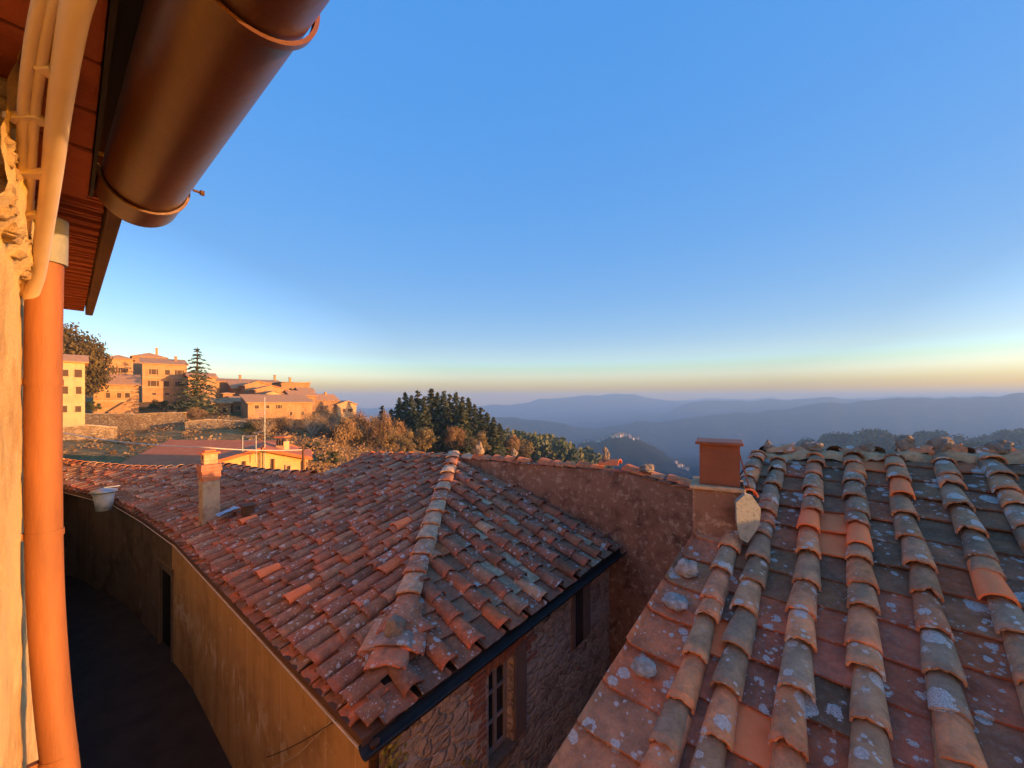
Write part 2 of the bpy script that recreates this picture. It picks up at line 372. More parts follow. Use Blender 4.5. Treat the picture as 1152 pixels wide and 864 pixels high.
def pan(mb, O, r, d, n, Lg, w0, w1, c, rng, th=0.018, lift=0.03, lip=0.02, dish=0.0):
    yaw = rng.uniform(-0.02, 0.02)
    r, d = (r * math.cos(yaw) + d * math.sin(yaw)), (d * math.cos(yaw) - r * math.sin(yaw))
    tilt = rng.uniform(-0.012, 0.012)
    xs = [-0.5, -0.42, -0.14, 0.14, 0.42, 0.5]
    def row(t, w, z, e=0):
        top = []; bot = []
        for i, x in enumerate(xs):
            zz = z + (lip if i in (0, 5) else 0) + tilt * x * 2 - dish * (1 - (2 * x) ** 2)
            ee = rng.uniform(-0.006, 0.006) if e else 0
            top.append(O - d * (t * Lg + ee) + r * (x * w) + n * (zz + th)); bot.append(O - d * (t * Lg + ee) + r * (x * w) + n * zz)
        return top, bot
    t0, b0 = row(0, w1, lift, 1); t1, b1 = row(0.5, (w0 + w1) / 2, lift * 0.5 + rng.uniform(-.003, .003)); t2, b2 = row(1, w0, 0)
    vs = t0 + t1 + t2 + b0 + b2; m = 6; fs = []
    for i in range(2):
        for k in range(5): fs.append((i * m + k, i * m + k + 1, (i + 1) * m + k + 1, (i + 1) * m + k))
    for k in range(5):
        fs.append((k + 1, k, 18 + k, 19 + k)); fs.append((18 + k, 24 + k, 25 + k, 19 + k))
    fs += [(0, 6, 12, 24, 18), (5, 23, 29, 17, 11)]
    mb.add(vs, fs, c)
PAL_LEFT = [(5, (0.24, 0.115, 0.085)), (4, (0.19, 0.105, 0.08)), (3, (0.29, 0.125, 0.08)), (3, (0.22, 0.15, 0.12)), (.5, (0.34, 0.135, 0.075)), (1.5, (0.15, 0.09, 0.07)), (.8, (0.31, 0.23, 0.18))]
PAL_GREY = [(5, (0.17, 0.115, 0.09)), (4, (0.21, 0.15, 0.12)), (3, (0.13, 0.095, 0.08)), (2, (0.30, 0.25, 0.21)), (2, (0.24, 0.13, 0.095))]
PAL_COV = [(5, (0.25, 0.165, 0.12)), (4, (0.205, 0.145, 0.11)), (3, (0.29, 0.15, 0.105)), (3, (0.16, 0.13, 0.11)), (1.5, (0.32, 0.16, 0.10)), (1.5, (0.19, 0.165, 0.15))]
PAL_PAN = [(5, (0.18, 0.088, 0.06)), (4, (0.15, 0.08, 0.056)), (2.5, (0.125, 0.078, 0.056)), (2, (0.23, 0.08, 0.05)), (1.5, (0.20, 0.13, 0.095))]
PAL_PAN_LOW = [(5, (0.24, 0.085, 0.06)), (3, (0.19, 0.085, 0.066)), (2, (0.31, 0.10, 0.06)), (2, (0.15, 0.085, 0.07))]
def rock(mb, ctr, sx, sy, sz, seed, sub=3, amp=0.28):
    import bmesh
    bm = bmesh.new(); bmesh.ops.create_icosphere(bm, subdivisions=sub, radius=1)
    so = V((seed * 7.3, seed * 3.1, seed * 1.7)); pts = []
    for v in bm.verts:
        k = 1 + amp * noise.noise(v.co * 1.3 + so) + amp * 0.6 * noise.noise(v.co * 3.1 + so) + amp * .35 * noise.noise(v.co * 8 + so)
        q = v.co * k
        if q.z < -0.55: q.z = -0.55 + (q.z + 0.55) * 0.2
        pts.append(V((q.x * sx, q.y * sy, q.z * sz)) + V(ctr))
    bm.verts.index_update()
    mb.add(pts, [[v.index for v in f.verts] for f in bm.faces], smooth=False); bm.free()

# =================================================================== CENTRE HOUSE (hipped tile roof along the lane)
D = 3.2
d1 = V((-0.779, 0.627, 0)); d2 = V((0.627, 0.779, 0)); UP = V((0, 0, 1))
A0 = V((-0.382 * D, D, 0)); ZE = -0.89 * D; GROUND = -5.95
TL, TR = 0.311, 0.36
def AB(a, b, z): return A0 + d1 * a + d2 * b + UP * z
def lerp_tab(tab, x):
    if x <= tab[0][0]: return tab[0][1]
    for (x0, y0), (x1, y1) in zip(tab, tab[1:]):
        if x <= x1: return y0 + (y1 - y0) * (x - x0) / (x1 - x0)
    return tab[-1][1]
EAVE = [(0, 0), (2.2 * D, 0), (3.0 * D, -.05 * D), (3.83 * D, -.129 * D), (4.87 * D, -.376 * D), (5.6 * D, -.66 * D), (6.6 * D, -1.1 * D)]
TOPB = [(0, 0), (1.246 * D, 1.441 * D), (2.184 * D, 1.25 * D), (2.2 * D, .86 * D), (2.87 * D, .715 * D), (3.75 * D, .573 * D), (4.34 * D, .266 * D), (5.76 * D, -.285 * D), (6.6 * D, -.6 * D)]
def be(a): return lerp_tab(EAVE, a)
def bt(a): return lerp_tab(TOPB, a)
def sag(p): return 0.035 * noise.noise(V(p) * 0.45) + 0.012 * noise.noise(V(p) * 1.7)
def SL(a, b):
    p = AB(a, b, ZE + TL * (b - be(a)))
    return p + UP * sag(p)
def SR(a, b):
    p = AB(a, b, ZE + TR * a)
    return p + UP * sag(p)
house = thing('tiled_house', 'low house along the lane with hipped tile roof, ochre plaster side and rubble stone side', 'house', (A0.x, A0.y, GROUND))
rng = random.Random(4)
nL = V((-d2.x * TL, -d2.y * TL, 1)).normalized(); dL = V((-d2.x, -d2.y, -TL)).normalized()
nR = V((-d1.x * TR, -d1.y * TR, 1)).normalized(); dR = V((-d1.x, -d1.y, -TR)).normalized()
# left slope
mb = MB(); dk = MB()
sp = 0.268
a = 0.16; i = 0
exl = 0.36 * math.cos(math.atan(TL))
while a < 6.3 * D:
    b0 = be(a) + 0.03; b1 = bt(a) - 0.02
    aj = a + rng.uniform(-0.02, 0.02)
    grey = max(0.0, min(1.0, (a - 1.9 * D) / (1.2 * D)))
    if a > 3.1 * D: tw = TL
    b = b0 + rng.uniform(0, 0.06)
    while b < b1:
        ex = exl * rng.uniform(0.72, 1.3)
        pal = PAL_GREY if rng.random() < grey * 0.8 else PAL_LEFT
        Lg = min(0.47, (b1 - b) + 0.08)
        if Lg > 0.12:
            hid = 0.05 * noise.noise(V((a * 3, b * 3, 1)))
            cover(mb, SL(aj + rng.uniform(-.012, .012), b) + nL * (0.03 + hid * 0.3), d1, dL, nL, Lg, 0.17, 0.212, 0.08, pick(rng, pal), rng, seg=8, lift=rng.uniform(0.025, 0.045), yaw=rng.uniform(-.03, .03))
        b += ex
    ap = a + sp / 2; b0 = be(ap); b1 = bt(ap) - 0.02; b = b0 - 0.03
    while b < b1:
        pal = PAL_GREY if rng.random() < grey * 0.8 else PAL_LEFT
        Lg = min(0.44, (b1 - b) + 0.05)
        if Lg > 0.1:
            pan(mb, SL(ap, b), d1, dL, nL, Lg, 0.20, 0.225, pick(rng, pal), rng, lift=0.03, dish=0.02)
        b += exl
    a += sp * rng.uniform(0.94, 1.06); i += 1
roof = mb.build('roof', M['tile_old'], house)
tp = [(x * D, 0) for x in (0, 0.3, 0.6, 0.9, 1.246, 1.7, 2.184, 2.2, 2.87, 3.75, 4.34, 5.0, 5.76, 6.4)]
for (x0, _), (x1, _) in zip(tp, tp[1:]):
    dk.quad(SL(x0, be(x0)) - UP * .04, SL(x1, be(x1)) - UP * .04, SL(x1, bt(x1)) - UP * .04, SL(x0, bt(x0)) - UP * .04)
# back drop of the roof (rear side), so it is a solid from behind
for (x0, _), (x1, _) in zip(tp[4:], tp[5:]):
    a_, b_ = SL(x0, bt(x0)) - UP * .04, SL(x1, bt(x1)) - UP * .04
    dk.quad(a_, b_, b_ + d2 * 2.2 - UP * 0.9, a_ + d2 * 2.2 - UP * 0.9)
# right slope
mb = MB()
def topR(b):      # highest a of the right slope at b
    if b < 1.441 * D: return b * 1.246 / 1.441
    return 1.246 * D * (1.647 * D - b) / (0.206 * D)
spr = 0.43; b = 0.10
exr = 0.37 * math.cos(math.atan(TR))
while b < 1.63 * D:
    a1 = min(topR(b), 1.246 * D) - 0.05
    aa = 0.02 + rng.uniform(0, 0.05)
    while aa < a1:
        Lg = min(0.48, a1 - aa + 0.1)
        if Lg > .12: cover(mb, SR(aa, b + rng.uniform(-.02, .02)) + nR * 0.03, d2, dR, nR, Lg, 0.195, 0.24, 0.095, pick(rng, PAL_LEFT), rng, seg=8, lift=rng.uniform(0.03, 0.055))
        aa += exr * rng.uniform(0.75, 1.2)
    bp = b + spr / 2; a1 = min(topR(bp), 1.246 * D) - 0.03; aa = -0.02
    while aa < a1:
        Lg = min(0.46, a1 - aa + 0.06)
        if Lg > .1:
            c = pick(rng, PAL_LEFT + [(1.5, (0.33, 0.28, 0.24))])
            pan(mb, SR(aa, bp), d2, dR, nR, Lg, 0.33, 0.37, c, rng, lift=0.04)
        aa += exr
    b += spr * rng.uniform(0.95, 1.05)
mb.build('roof', M['tile_old'], house)
for b0, b1 in zip([0, .3, .6, .9, 1.2, 1.441, 1.54], [.3, .6, .9, 1.2, 1.441, 1.54, 1.647]):
    b0 *= D; b1 *= D
    dk.quad(SR(0, b0) - UP * .04, SR(min(topR(b0), 1.246 * D), b0) - UP * .04, SR(min(topR(b1), 1.246 * D), b1) - UP * .04, SR(0, b1) - UP * .04)
dk.build('roof_underlay', M['deck'], house)
# hip cap tiles
mb = MB()
hp0 = AB(0.10 * D, 0.115 * D, ZE + 0.105 * D * TL * 1.05); hp1 = AB(1.246 * D, 1.441 * D, ZE + 0.4486 * D)
hd = (hp0 - hp1); HL = hd.length; hd.normalize()
hr = hd.cross(UP).normalized(); hn = hr.cross(hd).normalized()
if hn.z < 0: hn = -hn
t = 0.55; k = 0
while t < HL - 0.05:
    c = pick(rng, [(3, (0.30, 0.17, 0.13)), (2, (0.36, 0.27, 0.22)), (3, (0.25, 0.14, 0.11)), (1, (0.42, 0.36, 0.31))])
    O = hp0 - hd * t + UP * (0.06 + sag(hp0 - hd * t))
    cover(mb, O, hr, hd, hn, 0.48, 0.285, 0.32, 0.065, c, rng, th=0.022, seg=6, lift=0.05, yaw=rng.uniform(-.05, .05))
    t += rng.uniform(0.36, 0.44); k += 1
# broad slabs bedded at the foot of the hip
for t_, off, w_ in ((.02, 0, .42), (.22, -.16, .36), (.24, .17, .36), (.44, 0, .46)):
    O = hp0 - hd * t_ + hr * off + UP * (.035 + .03 * (off == 0))
    cover(mb, O, hr, hd, hn, 0.46, w_ * .85, w_, 0.07, pick(rng, [(2, (0.30, 0.15, 0.11)), (1, (0.30, 0.22, 0.18))]), rng, th=.022, seg=8, lift=0.03, rough=2.2)
mb.build('hip_tiles', M['tile_old'], house)
# sunlit cap tiles along the short top ridge
mb = MB()
q0, q1 = SL(1.20 * D, 1.435 * D), SL(2.184 * D, 1.25 * D)
n_ = 9; rd = (q0 - q1).normalized(); rr_ = rd.cross(UP).normalized(); nn = rr_.cross(rd).normalized(); nn = nn if nn.z > 0 else -nn
for k in range(n_):
    O = q1.lerp(q0, (k + 0.9) / n_) + UP * 0.03
    cover(mb, O, rr_, rd, nn, 0.40, 0.20, 0.25, 0.10, pick(rng, [(3, (0.36, 0.17, 0.11)), (1, (0.36, 0.27, 0.21))]), rng, seg=8, lift=0.03)
mb.build('ridge_tiles', M['tile_old'], house)
# lower rear ridge (back edge of the long low section)
mb = MB()
aa = 2.25 * D
while aa < 6.2 * D:
    b_ = bt(aa); p = SL(aa, b_); p2 = SL(aa + 0.4, bt(aa + 0.4)); dd = (p - p2).normalized(); rr_ = dd.cross(UP).normalized(); nn = rr_.cross(dd).normalized(); nn = nn if nn.z > 0 else -nn
    cover(mb, p + UP * 0.02, rr_, dd, nn, 0.46, 0.24, 0.30, 0.11, pick(rng, [(3, (0.32, 0.21, 0.16)), (1.5, (0.42, 0.36, 0.31)), (1, (0.40, 0.18, 0.10))]), rng, seg=7, lift=0.04, yaw=rng.uniform(-.12, .12), rough=2)
    aa += 0.38
mb.build('ridge_tiles', M['tile_old'], house)
# walls
WI = 0.22
mb = MB()
aw = [0.0, 1.1 * D, 2.2 * D, 3.0 * D, 3.83 * D, 4.87 * D, 5.6 * D, 6.4 * D]
def grid_wall(mb, pts, z0, z1, nu=24, nv=24, amp=0.012, nrm=None):
    rows = []
    for (p, q) in zip(pts, pts[1:]):
        p, q = V(p), V(q); e = (q - p); nn = V((e.y, -e.x, 0)).normalized()
        vs = []
        for j in range(nv + 1):
            for i_ in range(nu + 1):
                x = p.lerp(q, i_ / nu); x.z = z0 + (z1 - z0) * j / nv
                edge = 0 if i_ in (0, nu) else 1
                vs.append(x + nn * amp * edge * (noise.noise(x * 1.5) + 0.5 * noise.noise(x * 5)))
        fs = [(j * (nu + 1) + i_, j * (nu + 1) + i_ + 1, (j + 1) * (nu + 1) + i_ + 1, (j + 1) * (nu + 1) + i_) for j in range(nv) for i_ in range(nu)]
        mb.add(vs, fs, smooth=True)
# doorway in the plaster side: gap between DA0 and DA1
DA0, DA1, DZ = 2.62 * D, 2.92 * D, -3.95
def wl(a_): return AB(a_, be(a_) + WI, 0)
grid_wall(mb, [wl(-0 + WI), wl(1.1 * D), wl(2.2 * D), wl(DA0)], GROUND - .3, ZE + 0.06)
o = mb.build('wall', M['ochre'], house); o['label'] = 'ochre plastered side wall with pale stains'
mb = MB()
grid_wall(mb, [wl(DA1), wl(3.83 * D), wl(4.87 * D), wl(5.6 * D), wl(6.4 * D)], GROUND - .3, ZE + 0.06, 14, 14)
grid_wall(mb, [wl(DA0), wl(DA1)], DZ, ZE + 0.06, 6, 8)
o = mb.build('wall', M['old_plaster'], house); o['label'] = 'dark grey-brown plaster wall further down the lane'
mb = MB()
p, q = wl(DA0), wl(DA1); inn = d2 * 0.25
for u in (p, q): mb.quad(V((u.x, u.y, GROUND - .3)), V((u.x, u.y, DZ)), V((u.x, u.y, DZ)) + inn, V((u.x, u.y, GROUND - .3)) + inn)
mb.quad(V((p.x, p.y, DZ)), V((q.x, q.y, DZ)), V((q.x, q.y, DZ)) + inn, V((p.x, p.y, DZ)) + inn)
mb.quad(V((p.x, p.y, GROUND - .3)) + inn, V((q.x, q.y, GROUND - .3)) + inn, V((q.x, q.y, DZ)) + inn, V((p.x, p.y, DZ)) + inn)
dw_ = mb.build('doorway', M['void'], house)
mb = MB(); e_ = (q - p).normalized()
for u in (p - e_ * .10, q): mb.bbox(V((u.x, u.y, GROUND - .3)) - d2 * .03, e_ * .10, d2 * .08, UP * (DZ - GROUND + .3), .008)
mb.bbox(V((p.x, p.y, DZ)) - e_ * .12 - d2 * .04, (q - p) + e_ * .24, d2 * .09, UP * .14, .008)
mb.build('door_frame', M['old_plaster'], dw_)
# stone wall with window opening
def wr(b_): return AB(WI, b_, 0)
mb = MB()
W0, W1 = 0.55 * D, 0.70 * D; WZ0, WZ1 = -4.57, -3.40
BE = 1.66 * D
grid_wall(mb, [wr(W0), wr(WI)], GROUND - .3, ZE + .06, 20, 30, 0.03)
grid_wall(mb, [wr(BE), wr(W1)], GROUND - .3, ZE + .06, 40, 30, 0.03)
grid_wall(mb, [wr(W1), wr(W0)], GROUND - .3, WZ0, 10, 14, 0.02)
grid_wall(mb, [wr(W1), wr(W0)], WZ1, ZE + .06, 10, 6, 0.02)
o = mb.build('wall', M['stone'], house); o['label'] = 'rubble stone wall with brick window surround'
# window
def window_in_wall(b0, b1, z0, z1, shut):
    w = MB(); ind = d1 * 0.0
    fr = 0.055; inn = d1 * 0.10
    wp = lambda b_, z: wr(b_) + UP * z + inn
    w.box(wp(b0, z0), d2 * (b1 - b0), d1 * 0.05, UP * fr); w.box(wp(b0, z1 - fr), d2 * (b1 - b0), d1 * 0.05, UP * fr)
    for bb in (b0, (b0 + b1) / 2 - fr / 2, b1 - fr): w.box(wp(bb, z0 + fr), d2 * fr, d1 * 0.05, UP * (z1 - z0 - 2 * fr))
    for zz in (z0 + (z1 - z0) * .34, z0 + (z1 - z0) * .67): w.box(wp(b0 + fr, zz) - d1 * 0.004, d2 * (b1 - b0 - 2 * fr), d1 * 0.03, UP * 0.03)
    wo = w.build('window', M['white_wood'], house)
    g = MB(); g.box(wp(b0 + fr, z0 + fr) + d1 * 0.03, d2 * (b1 - b0 - 2 * fr), d1 * 0.006, UP * (z1 - z0 - 2 * fr)); g.build('pane', M['glass_dark'], wo)
    # reveal
    g = MB()
    for bb in (b0, b1): g.quad(wr(bb) + UP * z0, wr(bb) + UP * z1, wr(bb) + UP * z1 + d1 * .2, wr(bb) + UP * z0 + d1 * .2)
    for zz in (z0, z1): g.quad(wr(b0) + UP * zz, wr(b1) + UP * zz, wr(b1) + UP * zz + d1 * .2, wr(b0) + UP * zz + d1 * .2)
    g.build('reveal', M['stone'], wo)
    g = MB(); g.bbox(wr(b0 - 0.06) + UP * (z0 - .06) - d1 * 0.05, d2 * (b1 - b0 + .12), d1 * .2, UP * .06, .008); g.build('sill', M['rock_tan'], wo)
    return wo
win = window_in_wall(W0, W1, WZ0, WZ1, True)
g = MB(); g.bbox(wr(W1 + 0.01) + UP * (WZ0 + .02) - d1 * 0.045, d2 * 0.24, d1 * .04, UP * (WZ1 - WZ0 + .05), .006); g.build('shutter', M['board'], win)
# bricks around the head and the jambs of the window
g = MB(); br = random.Random(8)
nb = 13
for k in range(nb):
    bb = W0 - 0.05 + (W1 - W0 + 0.32) * k / nb
    g.bbox(wr(bb) + UP * (WZ1 + .02 + br.uniform(-.01, .01)) - d1 * br.uniform(.02, .04), d2 * 0.045, d1 * .06, UP * br.uniform(.17, .23), .006)
for side in (0, 1):
    for k in range(15):
        z = WZ1 + .12 - k * 0.075
        ln = br.choice([.12, .2, .26]) * (1 if k < 8 else .6)
        st = W0 - 0.07 - ln if side == 0 else W1 + 0.27
        if side == 1 and k > 6: continue
        g.bbox(wr(st) + UP * z - d1 * br.uniform(.015, .035), d2 * ln, d1 * .06, UP * .05, .006)
g.build('brick_surround', M['brick'], house)
# second, blocked window further along the stone side
g = MB(); b2a, b2b = 1.18 * D, 1.34 * D
g.bbox(wr(b2a) + UP * -4.15 - d1 * .035, d2 * .10, d1 * .05, UP * 1.0, .006)
g.bbox(wr(b2b - .14) + UP * -4.15 - d1 * .035, d2 * .26, d1 * .05, UP * 1.0, .006)
g.bbox(wr(b2a - .05) + UP * -3.15 - d1 * .03, d2 * (b2b - b2a + .2), d1 * .05, UP * .12, .006)
w2 = g.build('window', M['board'], house); w2['label'] = 'boarded second window deep in the gap'
g = MB(); g.box(wr(b2a + .10) + UP * -4.15 - d1 * .028, d2 * (b2b - b2a - .24), d1 * .03, UP * 1.0); g.build('pane', M['glass_dark'], w2)
# corner quoin strip of plaster
g = MB(); g.bbox(AB(WI - .02, WI - .02, GROUND), d1 * .05, d2 * .10, UP * (ZE - GROUND + .04), .008); g.build('corner_strip', M['ochre'], house)
# eaves: fascia left, gutter right
mb = MB(); pts = [x * D for x in (0, .55, 1.1, 1.65, 2.2, 3.0, 3.83, 4.87, 5.6, 6.3)]
for x0, x1 in zip(pts, pts[1:]):
    p0, p1 = AB(x0, be(x0) - .045, ZE - .055), AB(x1, be(x1) - .045, ZE - .055)
    mb.box(p0, p1 - p0, d2 * .10, UP * .07)
mb.build('fascia', M['wood_dark'], house)
mb = MB()
for x0, x1 in zip(pts, pts[1:]):
    p0, p1 = AB(x0, be(x0) + .055, ZE - .028), AB(x1, be(x1) + .055, ZE - .028)
    mb.box(p0, p1 - p0, d2 * (WI + .0), UP * .05)
mb.build('soffit', M['wood_dark'], house)
mb = MB()
g0, g1 = AB(-.06, -.07, ZE - .03), AB(-.06, 1.64 * D, ZE - .03)
mb.arc_band([g0.lerp(g1, k / 8) for k in range(9)], d1, UP, .075, .006, PI, 2 * PI, 12)
gut = mb.build('gutter', M['gutter_dark'], house)
mb = MB(); mb.tube([g0 - d1 * .075 + UP * .0, g1 - d1 * .075 + UP * .0], .009, 8); mb.build('rolled_edge', M['gutter_dark'], gut)
for k in range(7):
    mb = MB(); p = g0.lerp(g1, (k + .5) / 7); mb.arc_band([p, p + d2 * .025], d1, UP, .081, .005, PI, 2 * PI, 12)
    mb.build('bracket', M['gutter_dark'], gut)
mb = MB(); mb.box(AB(.02, -.02, ZE - .05), d2 * 1.66 * D, d1 * (WI + .02), UP * .05); mb.build('soffit', M['wood_dark'], house)
mb = MB()
dp = AB(-.02, .06, ZE - .06)
mb.tube([dp, dp - UP * .08, dp + d1 * .1 + d2 * .05 - UP * .2, AB(WI - .06, WI - .06, ZE - .3), AB(WI - .06, WI - .06, GROUND)], .045, 10)
mb.build('downpipe', M['wood_dark'], house)
# ---- chimney on the left slope (part of the house)
cb = SL(2.28 * D, 0.42 * D)
def find_on_left(px, py):
    best = None
    for ia in range(0, 400):
        for ib in range(0, 60):
            a_ = ia / 400 * 5 * D; b_ = be(a_) + ib / 60 * (bt(a_) - be(a_))
            p_ = AB(a_, b_, ZE + TL * (b_ - be(a_))); e = (p_.x / p_.y * F + CX - px) ** 2 + (HY - p_.z / p_.y * F - py) ** 2
            if best is None or e < best[0]: best = (e, a_, b_)
    return best[1], best[2]
ca_, cb_ = find_on_left(235, 588)
cbase = AB(ca_, cb_, ZE + TL * cb_)
kk = cbase.y / F            # metres per pixel there
cw, cd = 0.34, 0.30
ch_h = (588 - 526) * kk
def cbx(mb, u0, u1, v0, v1, z0, z1, bev=.012): mb.bbox(cbase + d1 * u0 + d2 * v0 + UP * z0, d1 * (u1 - u0), d2 * (v1 - v0), UP * (z1 - z0), bev)
mb = MB(); cbx(mb, -cw / 2, cw / 2, -cd / 2, cd / 2, -.35, ch_h * .78); chim = mb.build('chimney', M['shaft'], house); chim['label'] = 'tall chimney with stepped brick head near the lane eave'
mb = MB()
for k in range(5):
    g_ = .012 * (k % 2) + .014 * k / 2
    cbx(mb, -cw / 2 - g_, cw / 2 + g_, -cd / 2 - g_, cd / 2 + g_, ch_h * (.78 + .06 * k) + .002, ch_h * (.78 + .06 * (k + 1)), .008)
mb.build('brick_head', M['brick'], chim)
zt = ch_h * 1.08
mb = MB()
cbx(mb, -.13, .13, -.12, .12, zt + .002, zt + .07, .01)
for u in (-.13, .06): cbx(mb, u, u + .07, -.12, .12, zt + .072, zt + .22, .006)
cbx(mb, -.058, .058, .04, .115, zt + .073, zt + .219, .006)
cbx(mb, -.055, .055, -.118, -.03, zt + .18, zt + .219, .005); cbx(mb, -.055, .055, -.118, -.03, zt + .073, zt + .10, .005)
mb.build('pot', M['mortar'], chim)
mb = MB(); cbx(mb, -.17, .17, -.16, .16, zt + .222, zt + .26, .012); cbx(mb, -.10, .10, -.10, .10, zt + .262, zt + .30, .02); mb.build('cap', M['orange'], chim)
# small terracotta vent on the same slope
va, vb = find_on_left(279, 583)
vp = AB(va, vb, ZE + TL * vb)
mb = MB(); mb.bbox(vp + d1 * -.10 + d2 * -.10 - UP * .05, d1 * .2, d2 * .2, UP * .33, .02); mb.bbox(vp + d1 * -.13 + d2 * -.13 + UP * .282, d1 * .26, d2 * .26, UP * .04, .015)
mb.build('roof_vent', M['wood_dark'], house)
# blue plastic sheet beside the chimney
ba, bb_ = find_on_left(264, 584)
bp = AB(ba, bb_, ZE + TL * bb_) + nL * .24 + dL * .05
mb = MB()
vs = []; nu, nv = 10, 8
for j in range(nv + 1):
    for i_ in range(nu + 1):
        u, w = (i_ / nu - .5) * .40, (j / nv - .5) * .36
        zz = .03 * noise.noise(V((u * 9, w * 9, 3))) + .05 * (u / .2) ** 2 * (1 if u > 0 else -.2)
        vs.append(bp + d1 * u * -1 + dL * w + nL * zz)
top = list(vs); bot = [v - nL * .004 for v in vs]
fs = [(j * (nu + 1) + i_, j * (nu + 1) + i_ + 1, (j + 1) * (nu + 1) + i_ + 1, (j + 1) * (nu + 1) + i_) for j in range(nv) for i_ in range(nu)]
mb.add(top, fs, smooth=True); mb.add(bot, [f[::-1] for f in fs], smooth=True)
tag(mb.build('plastic_sheet', M['blue'], loc=bp), 'small crumpled blue sheet lying on the tiles beside the brick-topped chimney', 'plastic sheet')
# bright replacement tiles on the left slope
for (px, py) in ((272, 595), (293, 655), (325, 683), (445, 600)):
    ra, rb = find_on_left(px, py)
    mb = MB(); cover(mb, AB(ra, rb, ZE + TL * (rb - be(ra))) + nL * .065, d1, dL, nL, .30, .175, .215, .085, (1, 1, 1, 1), rng, seg=8, lift=.04)
    mb.build('roof_tile', M['orange'], roof)['label'] = 'bright orange roof tile among weathered ones'
# rounded stone weighing down the hip foot
sa = (452, 712)
sp_ = hp0 - hd * .40 + UP * .15
mb = MB(); rock(mb, sp_ + UP * .06, .10, .10, .115, 3, 4, .25)
tag(mb.build('round_stone', M['rock_tan'], loc=sp_), 'rounded lichen covered stone set on the foot of the hip', 'stone')
mb = MB(); cover(mb, hp0 - hd * .24 + UP * .05, hr, hd, hn, .5, .34, .46, .09, (0.34, 0.25, 0.2, 1), rng, th=.02, seg=8, lift=.05); mb.build('hip_foot_tile', M['tile_old'], house)

# ---- wall lamp under the eave far down the lane
lp = P(117, 561, 3.18 * D + .0)
lamp = thing('wall_lamp', 'white bucket-shaped lamp hanging under the eave far down the lane', 'lamp', (lp.x, lp.y, lp.z + .1))
s_ = lp.y / F
mb = MB()
def lathe(mb, ctr, prof, n=20):
    vs = []
    for r_, z in prof:
        for k in range(n): vs.append(ctr + V((math.cos(2 * PI * k / n) * r_, math.sin(2 * PI * k / n) * r_, z)))
    fs = [(i_ * n + k, i_ * n + (k + 1) % n, (i_ + 1) * n + (k + 1) % n, (i_ + 1) * n + k) for i_ in range(len(prof) - 1) for k in range(n)]
    mb.add(vs, fs, smooth=True)
lathe(mb, lp, [(.001, -13 * s_), (6.5 * s_, -13 * s_), (9.0 * s_, 7 * s_), (.001, 7 * s_)]); mb.build('lamp_shade', M['lamp_white'], lamp)
mb = MB(); lathe(mb, lp, [(.001, 7.3 * s_), (11 * s_, 7.3 * s_), (11 * s_, 9 * s_), (3 * s_, 12 * s_), (.001, 12 * s_)]); mb.build('lamp_lid', M['grey_metal'], lamp)
mb = MB(); mb.tube([lp + UP * 11 * s_, lp + UP * 12.5 * s_, lp + UP * 12.5 * s_ + d2 * .3], .02, 8); mb.build('bracket', M['grey_metal'], lamp)
# ---- cables on the plaster wall
def path_pts(pts, n=6):
    return path(pts, n)
def sagline(p, q, s, n=16): return [p.lerp(q, k / n) - UP * s * 4 * (k / n) * (1 - k / n) for k in range(n + 1)]
def wall_pt(px, py):                                  # on the plaster face, from a direction
    k = V(((px - CX) / F, 1, (HY - py) / F)); n_ = d2; o_ = AB(0, WI - .03, 0)
    return k * (o_.x * n_.x + o_.y * n_.y) / (k.x * n_.x + k.y * n_.y)
mb = MB(); mb.tube(sagline(wall_pt(396, 797), wall_pt(300, 852), .05), .006, 6); tag(mb.build('cable', M['cable_dark']), 'thin dark cable slanting down the ochre plaster wall from the gutter corner', 'cable')
mb = MB(); mb.tube(path_pts([wall_pt(372, 812), wall_pt(352, 832), wall_pt(330, 852), wall_pt(290, 872)]), .005, 6); tag(mb.build('cable', M['cable_pale']), 'pale cable curving down across the ochre plaster wall', 'cable')
mb = MB()
cl = [AB(x, be(x) - .052, ZE - .075) for x in pts]
mb.tube(cl, .008, 6); tag(mb.build('cable', M['cable_pale']), 'thin pale cable clipped straight along the lane eave', 'cable')

